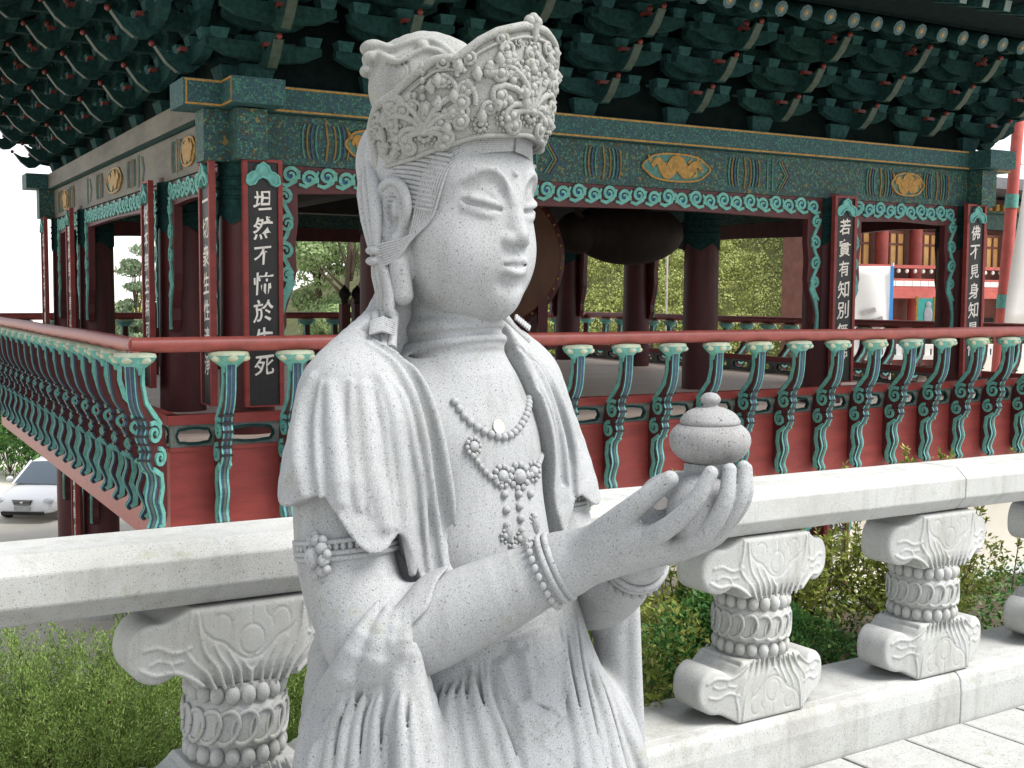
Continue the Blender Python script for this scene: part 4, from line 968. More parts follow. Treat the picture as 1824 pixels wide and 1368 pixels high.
DRAPES = [([(0.302,0.178,1.056),(0.326,0.186,1.004),(0.32,0.177,0.949),(0.335,0.211,0.875),(0.345,0.24,0.782)],0.006,0.038),([(0.312,0.204,0.993),(0.315,0.205,0.939),(0.33,0.228,0.864),(0.34,0.251,0.784)],0.006,0.036),([(0.325,0.148,1.05),(0.354,0.154,0.996),(0.335,0.104,0.912),(0.35,0.102,0.839),(0.365,0.109,0.753)],0.008,0.046),([(0.312,0.166,1.051),(0.338,0.171,1.002),(0.325,0.148,0.919),(0.345,0.154,0.82),(0.355,0.159,0.764)],0.008,0.044),([(0.332,0.131,1.058),(0.377,0.121,0.981),(0.34,0.044,0.874),(0.355,0.048,0.817),(0.37,0.059,0.741)],0.006,0.048),([(0.331,0.176,1.012),(0.318,0.163,0.916),(0.332,0.183,0.844),(0.342,0.195,0.769)],0.014,0.046),([(0.327,0.151,1.046),(0.359,0.152,0.973),(0.322,0.105,0.883),(0.338,0.116,0.829),(0.345,0.12,0.75)],0.012,0.048),([(0.369,0.124,1.01),(0.376,0.105,0.938),(0.335,0.059,0.835),(0.35,0.069,0.738)],0.01,0.05),([(0.384,0.097,0.968),(0.335,0.003,0.864),(0.345,-0.001,0.802),(0.36,0.008,0.724)],0.008,0.048),([(0.29,0.158,0.928),(0.3,0.168,0.841),(0.31,0.178,0.755)],0.045,0.075),([(0.29,0.038,0.902),(0.3,0.033,0.808),(0.31,0.036,0.716)],0.045,0.08)]
PLEATS = [([(0.231,0.146,0.869),(0.252,0.163,0.816),(0.28,0.201,0.752)],0.012),([(0.223,0.162,0.876),(0.246,0.179,0.818),(0.273,0.216,0.754)],0.009),([(0.211,0.177,0.89),(0.235,0.189,0.828),(0.266,0.23,0.755)],0.01),([(0.199,0.193,0.897),(0.218,0.195,0.851),(0.259,0.244,0.757)],0.011),([(0.193,0.198,0.904),(0.211,0.207,0.852),(0.249,0.259,0.758)],0.007),([(0.188,0.203,0.907),(0.203,0.218,0.852),(0.238,0.274,0.758)],0.009),([(0.18,0.208,0.916),(0.194,0.224,0.861),(0.227,0.289,0.759)],0.007),([(0.174,0.213,0.922),(0.183,0.231,0.871),(0.214,0.303,0.759)],0.01),([(0.151,0.23,0.936),(0.165,0.248,0.875),(0.18,0.296,0.808),(0.192,0.325,0.758)],0.009),([(0.162,0.223,0.929),(0.174,0.241,0.871),(0.194,0.298,0.792),(0.203,0.314,0.758)],0.006),([(-0.029,0.261,1.01),(0.005,0.293,0.921),(0.038,0.341,0.836),(0.073,0.394,0.739)],0.009),([(-0.047,0.259,1.006),(-0.011,0.295,0.917),(0.026,0.344,0.834),(0.06,0.398,0.736)],0.006),([(-0.068,0.255,1.003),(-0.028,0.295,0.913),(0.013,0.348,0.831),(0.047,0.402,0.733)],0.01),([(-0.096,0.246,0.996),(-0.052,0.293,0.907),(-0.011,0.353,0.826),(0.021,0.408,0.727)],0.006),([(-0.081,0.288,0.9),(-0.042,0.355,0.818),(-0.011,0.409,0.722)],0.01),([(-0.105,0.284,0.887),(-0.058,0.362,0.805),(-0.046,0.408,0.717)],0.007),([(-0.151,0.271,0.858),(-0.087,0.366,0.788),(-0.098,0.398,0.709)],0.01),([(0.391,0.083,0.875),(0.396,0.065,0.825),(0.418,0.075,0.76)],0.007),([(0.394,0.111,0.902),(0.392,0.086,0.839),(0.414,0.097,0.765)],0.01),([(0.383,0.127,0.913),(0.391,0.112,0.85),(0.412,0.121,0.771)],0.007),([(0.368,0.137,0.912),(0.379,0.132,0.852),(0.402,0.15,0.776)],0.009),([(0.362,0.15,0.903),(0.378,0.154,0.852),(0.399,0.172,0.781)],0.006),([(0.355,0.165,0.915),(0.372,0.171,0.859),(0.392,0.189,0.783)],0.01),([(0.361,0.197,0.913),(0.37,0.196,0.86),(0.387,0.212,0.788)],0.006),([(0.352,0.211,0.924),(0.369,0.229,0.873),(0.384,0.251,0.798)],0.009),([(0.344,0.227,0.916),(0.36,0.245,0.869),(0.375,0.269,0.799)],0.007),([(0.4,0.063,0.817),(0.409,0.054,0.798),(0.421,0.058,0.757)],0.008)]
CASCADE = [[(0.112,0.967),(0.06,0.98),(0.01,0.981),(0.013,0.931),(0.04,0.883),(0.071,0.834),(0.089,0.842),(0.093,0.851),(0.112,0.863),(0.122,0.874)],[(0.143,0.93),(0.092,0.964),(0.1,0.907),(0.12,0.871),(0.146,0.87)],[(0.141,0.868),(0.119,0.869),(0.095,0.848),(0.072,0.833),(0.121,0.819),(0.166,0.8)],[(0.167,0.799),(0.102,0.825),(0.097,0.79),(0.097,0.74),(0.18,0.752)]]
GROOVES = [([(0.301,0.002,1.482),(0.323,0.028,1.423),(0.345,0.053,1.336)],0.004),([(0.294,0.009,1.482),(0.316,0.036,1.423),(0.337,0.06,1.336)],0.004),([(0.287,0.016,1.482),(0.309,0.043,1.423),(0.326,0.064,1.345)],0.004),([(0.282,0.026,1.477),(0.301,0.051,1.423),(0.313,0.067,1.365)],0.004),([(0.338,-0.064,1.429),(0.362,-0.049,1.36),(0.387,-0.026,1.3)],0.004),([(0.342,-0.046,1.431),(0.363,-0.033,1.361),(0.387,-0.012,1.301)],0.004),([(0.342,-0.031,1.431),(0.363,-0.02,1.362),(0.386,0.0,1.302)],0.004)]
PTS = {'clothA':[(0.239,0.205,1.101),(0.26,0.17,1.086),(0.302,0.178,1.056),(0.326,0.186,1.002),(0.317,0.185,0.95)],'clothB':[(0.295,0.154,1.068),(0.347,0.14,1.033),(0.384,0.1,0.97)],'ribbon':[(0.15,-0.084,1.839),(0.158,-0.056,1.794),(0.162,-0.042,1.745),(0.165,-0.031,1.699),(0.168,-0.022,1.678),(0.165,-0.01,1.632),(0.165,-0.007,1.595),(0.17,-0.02,1.562),(0.19,-0.03,1.53),(0.2,-0.033,1.515)],'ribbon2':[(0.216,-0.008,1.531),(0.24,-0.001,1.515),(0.27,0.019,1.482),(0.305,0.041,1.423)],'neckA':[(0.107,0.103,1.399),(0.095,0.124,1.367),(0.066,0.142,1.342),(0.022,0.153,1.328),(-0.023,0.15,1.338),(-0.075,0.132,1.366),(-0.13,0.091,1.396),(-0.177,0.042,1.426),(-0.209,-0.002,1.451)],'pend':[(0.095,0.141,1.297),(0.067,0.154,1.26),(0.043,0.162,1.244),(0.018,0.165,1.25),(-0.015,0.166,1.247),(-0.058,0.159,1.247),(-0.111,0.137,1.267),(-0.204,0.07,1.287),(-0.191,0.076,1.331),(-0.179,0.074,1.367)],'drop1':[(0.036,0.169,1.22),(0.038,0.175,1.194),(0.044,0.183,1.163)],'drop2':[(-0.001,0.173,1.216),(0.004,0.18,1.19),(0.01,0.191,1.148)],'drop3':[(-0.04,0.17,1.211),(-0.038,0.177,1.189),(-0.038,0.183,1.168)],'sidechain':[(-0.204,0.07,1.287),(-0.23,0.065,1.248),(-0.239,0.07,1.199),(-0.235,0.078,1.152)],'rosL':[(0.093,0.14,1.315)],'rosM':[(0.035,0.162,1.254)],'rosC':[(-0.01,0.165,1.249)],'rosR':[(-0.066,0.156,1.251)],'rosF':[(-0.194,0.075,1.306)],'coin':[(0.029,0.148,1.347)],'handcoin':[(0.025,0.519,1.236)],'tkS':[(0.062,-0.141,2.081),(0.088,-0.091,2.062),(0.09,-0.058,2.052),(0.073,-0.039,2.066),(0.055,-0.019,2.078),(0.043,0.008,2.07),(0.033,0.025,2.055)],'tkS2':[(0.051,-0.142,2.096),(0.069,-0.095,2.085),(0.056,-0.056,2.096),(0.04,-0.018,2.096),(0.033,0.015,2.077),(0.026,0.029,2.06)],'tkC':[(0.099,-0.067,2.032)],'tkball':[(0.055,-0.031,2.086)],'arm':[(0.384,0.024,1.134)],'low':[(0.019,0.194,1.134),(0.037,0.195,1.12),(0.148,0.327,1.16)],'tass':[(0.051,0.186,1.143),(-0.036,0.185,1.163)]}
ST = empty('bodhisattva_statue', (-.121, 2.4, 0), radians(230))
tag(ST, 'white granite bodhisattva with a tall carved crown holding up a small jar', 'statue')
G_ = M['statue']
V, F = surface_net(figure_solid(), .0025)
mesh_np('figure', V, F, G_, ST)
# ---- robe: cape, lapels, cloth over the forearm, skirt
R = Solid(); robe_base(R)
CAPE = Solid(); robe_base(CAPE); shawl(CAPE)
R.add(Prim(lambda P: smax(CAPE.value(P), hem(P), .010), (0, 0, 1.25), .62), .004)
for p, r in RIDGES:
    p = spline(p, 3); R.add(path(p, r * np.interp(np.linspace(0, 1, len(p)), [0, .3, .8, 1], [.3, 1, 1, .5])), r * (.7 if r < .0125 else 1.25))
for p, r in PLEATS:
    p = spline(p, 3); R.add(path(p, r * np.interp(np.linspace(0, 1, len(p)), [0, .2, 1], [.15, 1.0, 1.9])), r * .6)
for p, a, b in DRAPES:
    p = spline(p, 3); R.add(path(p, a * .8 + (b * 1.12 - a * .8) * np.linspace(0, 1, len(p)) ** .7), .0055)
# the cloth lying over the elbow: a skin on the arm, cut off along its two edges
_A1, _A2, _B1, _B2 = (np.array(PTS['clothA'][0]), np.array(PTS['clothA'][3]), np.array(PTS['clothB'][0]), np.array(PTS['clothB'][2])); _e = np.array([.66, .68, .28])
_na = np.cross(_A2 - _A1, _e); _na /= np.linalg.norm(_na); _nb = np.cross(_B2 - _B1, _e); _nb /= np.linalg.norm(_nb); _E = np.array([.29, .085, .93])
_na *= np.sign((_A1 - _E) @ _na); _nb *= np.sign((_B1 - _E) @ _nb)
_arm = Solid(); _arm.add(path(spline([(.288, -.01, 1.20), (.298, .03, 1.06), (.290, .085, .975)], 3), [.092, .090, .090, .090, .090, .089, .086]), 0).add(path(spline([(.290, .085, .970), (.238, .165, 1.005), (.165, .268, 1.066), (.103, .360, 1.122)], 3), [.088, .087, .085, .082, .078, .074, .070, .064, .058, .054]), .03)
def _cloth(P):
    w = .006 * np.sin(P[:, 2] * 70) ; return smax(smax(_arm.value(P) - .0105, (P - _A1) @ _na + w, .006), (P - _B1) @ _nb - .5 * w, .014)
R.add(Prim(_cloth, (.27, .12, 1.0), .26), .006)
# the far sleeve, and the folds behind the near elbow
R.add(path(spline([(-.24, .190, 1.03), (-.285, .205, .90), (-.30, .215, .74), (-.305, .22, .60)], 3), [.055] * 3 + [.048] * 7), .03)
for i, (y, r) in enumerate(((.245, .020), (.215, .018), (.18, .022))): R.add(path([(-.285 - .015 * i, y, .98), (-.305 - .02 * i, y + .01, .58)], r), .008)
for i in range(9):
    R.add(path(spline([(.23, -.03, 1.02 - .045 * i), (.265, -.075 - .006 * i, .95 - .045 * i), (.255, -.135 - .010 * i, .87 - .045 * i)], 3), [.012] * 3 + [.015] * 3 + [.008]), .004)
R.add(path([(.18, -.05, 1.02), (.20, -.06, .50)], [.08, .12]), .05)
robe_keep(R)
for p, r in FURROWS:
    if len(p) > 2: p = spline(p, 3); R.cut(path(p, r * .55 * np.interp(np.linspace(0, 1, len(p)), [0, .25, .8, 1], [.1, 1, 1, .4])), r * 1.0)
for i, q in enumerate(CASCADE): R.disp(raised(q, (.015, .010, .013, .011)[i], .006, (.06, .28, .90), .26))

V, F = surface_net(R, .0036, (-.55, -.5, .45), (.62, .62, 1.66))
mesh_np('robe', V, F, G_, ST)
# ---- hair: cap, strands and topknot
H = Solid(); hair_cap(H)
V, F = surface_net(H, .0035); hair = mesh_np('hair', V, F, G_, ST)
mb = MB()
def bundle(mb, cen, wid, off, n, r, k=4):
    """n parallel strands beside a centre line; wid = the spread's vector, off = lift from the head"""
    c = spline(cen, k); w = spline(wid, k)
    for i in range(n):
        u = i / (n - 1) - .5
        mb.tube([Vector(a + b * u) for a, b in zip(c, w)], [r * (.75 + .25 * sin(pi * min(1, 3 * j / len(c)))) for j in range(len(c))], 7)
for s in (1, -1):
    cen = [(.004, .160, 1.888), (.050, .150, 1.885), (.092, .126, 1.878), (.124, .098, 1.856), (.136, .082, 1.825), (.141, .070, 1.785), (.145, .060, 1.745), (.152, .046, 1.712), (.164, .020, 1.688), (.176, -.010, 1.677), (.176, -.036, 1.672)]
    wid = [(0, .002, .024), (0, .000, .028), (.004, -.004, .034), (.008, -.020, .032), (.010, -.036, .022), (.010, -.042, .006), (.012, -.038, -.006), (.012, -.026, -.024), (.006, -.008, -.036), (.002, .002, -.040), (.0, .004, -.038)]
    bundle(mb, [(s * a, b, c) for a, b, c in cen], [(s * a, b, c) for a, b, c in wid], 0, 9, .0036)
    for i in range(13):
        z = 1.858 - i * .0085; y = .108 - .034 * (i / 12) ** .8
        mb.tube(spline([(s * (.121 + .0016 * i), y + .004, z), (s * (.134 + .0010 * i), y - .022, z + .006), (s * .149, y - .060, z + .014), (s * .155, y - .100, z + .018)], 3), .0046, 6)
mb.build('hair_strands', G_, hair)
T = Solid(); topknot(T)
for a in ('tkS', 'tkS2'):
    p = spline(PTS[a], 3); T.add(path(p, np.interp(np.linspace(0, 1, len(p)), [0, .2, 1], [.011, .009, .006])), .006)
c0 = np.array(PTS['tkC'][0])
gn = np.array([T.value((c0 + e)[None])[0] - T.value((c0 - e)[None])[0] for e in np.eye(3) * .004]); gn /= np.linalg.norm(gn)
for i, rr in enumerate((.008, .016, .024, .032)):
    T.cut(ring(c0 - gn * (rr * rr / .19), gn, rr, .0026), .003)
T.add(ell((.05, -.175, 2.100), (.024, .030, .018)), .014); T.add(ell((-.01, -.185, 2.100), (.020, .024, .016)), .014); T.add(ell((.075, -.155, 2.072), (.017, .020, .017)), .008); T.add(ell((.082, -.160, 2.048), (.014, .015, .013)), .006); T.add(ell((.070, -.172, 2.052), (.013, .015, .012)), .006)
q = np.array(PTS['tkball'][0]); T.add(ell(q, (.013, .013, .012)), .004)
V, F = surface_net(T, .0028); mesh_np('topknot', V, F, M['crown'], ST)
# ---- crown: an open band with a lobed top edge and raised flowers, scrolls and beads
def crown_edge(ph):
    a = abs(ph)
    return (np.interp(a, [0, 10, 26, 36, 43, 48, 54, 60, 71, 83, 92, 98, 108], [2.098, 2.096, 2.080, 2.061, 2.042, 2.028, 2.029, 2.026, 2.000, 1.972, 1.960, 1.953, 1.913]),
            np.interp(a * (.5 if ph < 0 else 1), [0, 36, 53, 75, 97, 108], [1.900, 1.890, 1.874, 1.853, 1.842, 1.842]))
def crown_pt(ph, h, e=0):
    t, b = crown_edge(ph); z = b + (t - b) * h; k = (z - 1.84) / .27
    rx = .158 + .029 * k + .011 * sin(pi * min(1, max(0, k))) + e; ry = .170 + .040 * k + .014 * sin(pi * min(1, max(0, k))) + e
    a = radians(ph); return Vector((rx * sin(a), ry * cos(a), z))
def crown_n(ph): a = radians(ph); return Vector((sin(a) / .18, cos(a) / .2, -.3)).normalized()
mb = MB()
PH = np.linspace(-108, 108, 90); HH = np.linspace(0, 1, 12)
nP, nH = len(PH), len(HH)
V = [crown_pt(p, h, 0) for p in PH for h in HH] + [crown_pt(p, h, -.014) for p in PH for h in HH]
F = []
for i in range(nP - 1):
    for j in range(nH - 1):
        a = i * nH + j; F.append((a, a + 1, a + nH + 1, a + nH)); b = a + nP * nH; F.append((b, b + nH, b + nH + 1, b + 1))
    a = i * nH + nH - 1; b = a + nP * nH; F.append((a, b, b + nH, a + nH)); a = i * nH; b = a + nP * nH; F.append((a, a + nH, b + nH, b))
for i in (0, nP - 1):
    for j in range(nH - 1): a = i * nH + j; b = a + nP * nH; F.append((a, a + 1, b + 1, b))
mb.add(V, F, True)
edge = [crown_pt(-108, h, .001) for h in np.linspace(.0, 1, 6)] + [crown_pt(p, 1, .001) for p in np.linspace(-106, 106, 110)] + [crown_pt(108, h, .001) for h in np.linspace(1, 0, 6)]
mb.tube(edge, .0085, 8)
def inset(p):
    t, b = crown_edge(p); return 1 - .020 / (t - b)
mb.tube([crown_pt(p, inset(p), .002) for p in np.linspace(-103, 103, 100)], .0035, 6)
mb.tube([crown_pt(p, .01, -.001) for p in np.linspace(-107, 107, 80)], .0050, 7)
def at_c(ph, h, dx, dz, e=0):
    """a point dx metres round the crown and dz up from (ph, h)"""
    t, b = crown_edge(ph); p2 = ph + degrees(dx / .19); t2, b2 = crown_edge(p2); z = b + (t - b) * h + dz
    return crown_pt(p2, min(1.02, max(0, (z - b2) / (t2 - b2))), e)
def rosette(ph, h, r, n=8, beads=True):
    nn = crown_n(ph); R_ = nn.to_track_quat('Z', 'Y').to_matrix()
    mb.ball(at_c(ph, h, 0, 0, .006), (r * .36, r * .36, r * .30), 9, 6, R_)
    for k in range(n):
        a = 2 * pi * k / n; mb.ball(at_c(ph, h, cos(a) * r * .62, sin(a) * r * .62, .003), (r * .30, r * .30, r * .24), 7, 5, R_)
    if beads:
        for k in range(n + 5):
            a = 2 * pi * k / (n + 5); mb.ball(at_c(ph, h, cos(a) * r * 1.05, sin(a) * r * 1.05, .001), r * .17, 6, 4)
def tendril(ph, h, ang, L, hand, r=.0055, curl=.013, bend=.6):
    P_ = []; a = radians(ang); x = z = 0
    for i in range(8):
        P_.append((x, z)); x += sin(a) * L / 8; z += cos(a) * L / 8; a += hand * radians(bend * 9)
    for i in range(16):
        q = curl * (1 - i / 17); a += hand * radians(30); x += sin(a) * q * .52; z += cos(a) * q * .52; P_.append((x, z))
    mb.tube([at_c(ph, h, u, v, .003) for u, v in P_], [r * (1 - .35 * i / len(P_)) for i in range(len(P_))], 7)
    mb.ball(at_c(ph, h, P_[-1][0], P_[-1][1], .005), r * 1.25, 7, 5)
cr = random.Random(5)
for cph, hs, sc_ in ((0, .22, 1.0), (66, .24, .85), (-66, .24, .85)):
    rosette(cph, hs, .025 * sc_, 9)
    for k, ang in enumerate((-80, -58, -36, -16, 16, 36, 58, 80)):
        L = (.062 if abs(ang) > 50 else .098 if abs(ang) > 30 else .118) * sc_
        tendril(cph, hs, ang, L, 1 if ang > 0 else -1, .0074, .018 * sc_, .9)
        if k % 2: tendril(cph, hs, ang * .8, L * .62, -1 if ang > 0 else 1, .0048, .011, .8)
    for k in range(7): mb.ball(at_c(cph, hs, 0, .035 + .017 * k * sc_, .004), (.0062, .0062, .0075), 7, 5)
rosette(3, .60, .027, 9); rosette(3, .80, .016, 7)
for p, h, r in ((18, .16, .020), (-17, .16, .020), (34, .13, .017), (-32, .13, .017), (46, .30, .014), (-46, .30, .014), (84, .34, .024), (-84, .34, .024), (98, .55, .014), (52, .72, .012), (27, .62, .012), (-27, .62, .012), (14, .86, .010), (78, .78, .012)):
    rosette(p, h, r, 8)
for i in range(120):
    p = cr.uniform(-100, 100); h = cr.uniform(.12, .84)
    if cr.random() < .45: tendril(p, h, cr.uniform(-75, 75), cr.uniform(.026, .044), cr.choice((1, -1)), .0056, cr.uniform(.010, .016), .8)
    elif cr.random() < .6:
        for k in range(3): a = cr.uniform(0, 6.3); mb.ball(at_c(p, h, .007 * cos(a + 2.1 * k), .007 * sin(a + 2.1 * k), .002), cr.uniform(.0075, .0110), 7, 5)
    else: mb.tube([at_c(p, h, 0, 0, .003), at_c(p, h, .004, .012, .006), at_c(p, h, .002, .026, .002)], [.005, .0115, .004], 7)
for k in (-1, 0, 1): mb.ball(crown_pt(2 + 3.2 * k, 1.03 + (.045 if k == 0 else .02), .0), (.011, .011, .012), 8, 6)
mb.tube([crown_pt(2, .86, .004), crown_pt(2, 1.03, .004)], [.004, .011], 8)
mb.build('crown', M['crown'], ST)
# ---- ribbons beside the ears and on the shoulders
def ribbon(name, pts, wid, th, ridges, parent):
    """a flat cloth band with lengthwise ridges"""
    mb = MB(); p = spline(pts, 5); w = np.interp(np.linspace(0, 1, len(p)), np.linspace(0, 1, len(wid)), wid)
    T_ = np.gradient(p, axis=0); T_ /= np.linalg.norm(T_, axis=1)[:, None]
    for i in range(ridges):
        u = (i / (ridges - 1) - .5)
        L = []
        for q, t, ww in zip(p, T_, w):
            out = np.array([np.sign(q[0]), -.35, .25]) if q[2] > 1.56 else np.array([np.sign(q[0]) * .3, .2, 1.]); sd = np.cross(t, out); sd /= np.linalg.norm(sd); L.append(Vector(q + sd * u * ww))
        mb.tube(L, [ww / ridges * .78 + .002 for ww in w], 8)
    return mb.build(name, G_, parent)
rb = PTS['ribbon']
for s in (1, -1):
    f = lambda L: [(s * a, b, c) for a, b, c in L]
    o = ribbon('ribbon', f([(.148, -.090, 1.845), (.160, -.072, 1.800), (.166, -.058, 1.748), (.168, -.048, 1.700), (.168, -.040, 1.672)]), [.030, .044, .040, .026, .020], .01, 3, ST)
    o2 = ribbon('ribbon', f([(.168, -.040, 1.672), (.168, -.030, 1.64), (.166, -.020, 1.60), (.172, -.016, 1.56), (.188, .000, 1.530), (.212, .022, 1.500)]), [.022, .034, .036, .034, .030, .030], .01, 3, ST)
    mb = MB()
    for z in (1.684, 1.664): mb.ball((s * .170, -.042, z), (.019, .022, .0105), 10, 7)
    mb.build('knot', G_, o)
    mb = MB()
    for k in range(7):
        u = k / 6; a = Vector((s * (.196 + .020 * u), .002 + .018 * u, 1.548 - .022 * u))
        mb.tube([a + Vector((-s * .018, .017, .0)), a + Vector((0, .003, .008)), a + Vector((s * .017, -.014, .001))], [.002, .0046, .003], 6)
    mb.build('frill', G_, o2)
# ---- necklace, pendant and chains
def beads(mb, pts, r, gap=1.9, grow=0, lift=.35):
    p = spline(pts, 12); d = np.concatenate([[0], np.cumsum(np.linalg.norm(np.diff(p, axis=0), axis=1))])
    n = max(2, int(d[-1] / (r * gap)))
    for s in np.linspace(0, d[-1], n):
        q = [np.interp(s, d, p[:, k]) for k in range(3)]; q[1] += r * lift; mb.ball(q, r, 9, 6)
def flower(mb, c, r, n=10):
    c = Vector(c) + Vector((0, r * .15, 0)); R_ = Vector((0.1, 1, .15)).to_track_quat('Z', 'Y').to_matrix()
    mb.ball(c, (r * .55, r * .55, r * .4), 10, 6, R_)
    for k in range(n): a = 2 * pi * k / n; mb.ball(c + R_ @ Vector((cos(a) * r * .8, sin(a) * r * .8, -.001)), r * .25, 7, 5)
mb = MB(); beads(mb, PTS['neckA'], .0082); mb.build('necklace', G_, ST)
mb = MB(); beads(mb, PTS['pend'], .0068)
for k, r in (('rosL', .020), ('rosM', .024), ('rosC', .029), ('rosR', .022)): flower(mb, PTS[k][0], r)
for i, k in enumerate(('drop1', 'drop2', 'drop3')):
    beads(mb, PTS[k], .0082); e = PTS[k][-1]; mb.ball((e[0], e[1] + .004, e[2] - .016), (.010, .010, .021), 9, 7)
for k in PTS['low'] + PTS['tass']: flower(mb, k, .014, 7)
mb.build('pendant', G_, ST)
mb = MB(); beads(mb, PTS['sidechain'], .0062); flower(mb, PTS['rosF'][0], .020); mb.build('side_chain', G_, ST)
# ---- armlet and bracelets
for s in (1, -1):
    mb = MB(); ca = Vector((s * .294, .008, 1.140)); ax = Vector((0, .16, -1)).normalized(); X_ = ax.orthogonal().normalized(); Y_ = ax.cross(X_)
    for dz, r in ((-.014, .0055), (-.004, .0055), (.016, .005)):
        mb.tube([ca - ax * dz + (X_ * cos(t) + Y_ * sin(t)) * .0925 for t in np.linspace(0, 2 * pi, 49)], r, 7)
    for k in range(46): t = 2 * pi * k / 46; mb.ball(ca - ax * .007 + (X_ * cos(t) + Y_ * sin(t)) * .0925, (.0055, .0055, .008), 6, 5)
    c0 = Vector((s * PTS['arm'][0][0], PTS['arm'][0][1], PTS['arm'][0][2])); R_ = Vector((s * .95, -.25, 0)).to_track_quat('Z', 'Y').to_matrix()
    mb.ball(c0, (.021, .021, .018), 10, 7, R_)
    for k in range(9): t = 2 * pi * k / 9; mb.ball(c0 + R_ @ Vector((cos(t) * .031, sin(t) * .031, -.003)), .0118, 7, 5); mb.ball(c0 + R_ @ Vector((cos(t + .3) * .041, sin(t + .3) * .041, -.006)), .0085, 6, 5)
    mb.build('armlet', G_, ST)
    mb = MB(); a0 = Vector((s * .165, .268 if s > 0 else .29, 1.066 if s > 0 else 1.035)); a1 = Vector((s * .103, .36 if s > 0 else .385, 1.122 if s > 0 else 1.105)); ax = (a1 - a0).normalized(); ca = a0.lerp(a1, .80); X_ = ax.orthogonal().normalized(); Y_ = ax.cross(X_)
    for d, r, R1_ in ((.022, .0062, .060), (.009, .0062, .0615)):
        mb.tube([ca + ax * d + (X_ * cos(t) + Y_ * sin(t)) * R1_ for t in np.linspace(0, 2 * pi, 41)], r, 8)
    for k in range(24): t = 2 * pi * k / 24; mb.ball(ca - ax * .009 + (X_ * cos(t) + Y_ * sin(t)) * .0625, (.0072, .0072, .0085), 7, 5)
    mb.build('bracelet', G_, ST)
# ---- block between the hands, lotus pedestal below the frame
mb = MB(); mb.box((.008, .588, 1.276), (.044, .044, .082)); mb.build('jar_block', G_, ST)
mb = MB(); mb.lathe([(.40, .0), (.46, .02), (.46, .12), (.40, .16), (.36, .22), (.40, .30), (.46, .36), (.47, .42), (.44, .46), (.3, .47)], 40, (0, .1, 0))
mb.build('pedestal', G_, ST)
# ---- the jar it holds, and two coins left on it
fr_ = lambda p: ST.matrix_basis @ Vector(p)
bpy.context.view_layer.update()
jar = empty('offering_jar', ST.matrix_basis @ Vector((0, .598, 1.318)), radians(230))
tag(jar, 'squat grey stone jar with a knobbed lid resting on the raised fingertips', 'jar')
mb = MB(); pr = spline([(.030, .0), (.046, .004), (.062, .018), (.069, .036), (.066, .052), (.056, .063), (.050, .066)], 4)
mb.lathe([tuple(p) for p in pr], 48); mb.build('bowl', M['jar'], jar)
mb = MB(); pr = spline([(.049, .066), (.051, .070), (.049, .076), (.040, .086), (.026, .093), (.014, .096), (.0125, .099), (.0165, .105), (.0165, .111), (.010, .118), (.001, .120)], 4)
mb.lathe([tuple(p) for p in pr], 40); lid = mb.build('lid', M['jar'], jar)
mb = MB()
for k in range(4): mb.ball((.030 * cos(-.5 + .3 * k) * 1.0, .030 * sin(-.5 + .3 * k), .0895), (.0022, .006, .0015), 6, 4, Euler((0, 0, -.5 + .3 * k)).to_matrix())
mb.build('carving', M['jar'], lid)
FIG = figure_solid()
for lab, p in (('small silver coin resting on the bare stone chest above the necklace', PTS['coin'][0]), ('small silver coin lying in the open stone palm below the jar', PTS['handcoin'][0])):
    mb = MB(); mb.lathe([(.0115, -.0015), (.0140, -.001), (.0144, 0), (.0140, .001), (.0124, .0013), (.0118, .0008), (.001, .0008)], 28)
    q = np.array([FIG.value((np.array(p) + e)[None])[0] - FIG.value((np.array(p) - e)[None])[0] for e in np.eye(3) * .006])
    if p[2] < 1.3: q = np.array([.66, .30, .62]); p = tuple(np.array(p) + q * .010)
    o = mb.build('coin', M['coin']); q = (ST.matrix_basis.to_3x3() @ Vector(q)).normalized()
    o.matrix_world = Matrix.Translation(ST.matrix_basis @ Vector(p) + q * .0025) @ q.to_track_quat('Z', 'Y').to_matrix().to_4x4()
    tag(o, lab, 'coin', 'coins left on the statue')
# ---------------------------------------------------------------- ground beyond the terrace
M['sand'] = paint('pale_sandy_ground', (.74, .68, .58), .08, 1.2, .9, (.68, .63, .54))
M['hillsoil'] = paint('hill_soil', (.07, .08, .025), .4, 1.0, .9, (.05, .06, .02))
def sstep(a, b, x): t = min(1, max(0, (x - a) / (b - a))); return t * t * (3 - 2 * t)
def gz(x, y):
    z = -4.5
    z += 4.38 * sstep(9, 12.5, x - .04 * y) * sstep(22, 27, y)                                 # the upper court on the right
    h = sstep(39, 60, y + .10 * x) * sstep(-22, 6, x) * (1 - .9 * sstep(13, 19, x - .12 * (y - 45)))
    z += h * 9.2
    z += sstep(50, 110, y) * 7 * sstep(30, 0, abs(x + 13))
    return z + .25 * sin(x * .31) * cos(y * .23) * sstep(36, 60, y)
def sheet(name, xs, ys, fz, mat, keep=None):
    V = [(x, y, fz(x, y)) for y in ys for x in xs]; n = len(xs); F = []
    for j in range(len(ys) - 1):
        for i in range(n - 1):
            cx, cy = (xs[i] + xs[i + 1]) / 2, (ys[j] + ys[j + 1]) / 2
            if keep is None or keep(cx, cy): F.append((j * n + i, j * n + i + 1, (j + 1) * n + i + 1, (j + 1) * n + i))
    return mesh_np(name, V, F, mat)
xs = [-900, -400, -200, -120] + list(np.arange(-80, 81, 2.5)) + [120, 200, 400, 900]; ys = [-300, -60, -20] + list(np.arange(0, 141, 2.5)) + [180, 300, 600, 1500]
green = lambda x, y: gz(x, y) > -3.6 and x < 16 + .1 * (y - 40) and y > 40
tag(sheet('parking_ground', xs, ys, gz, M['sand'], lambda x, y: not green(x, y)), kind='structure')
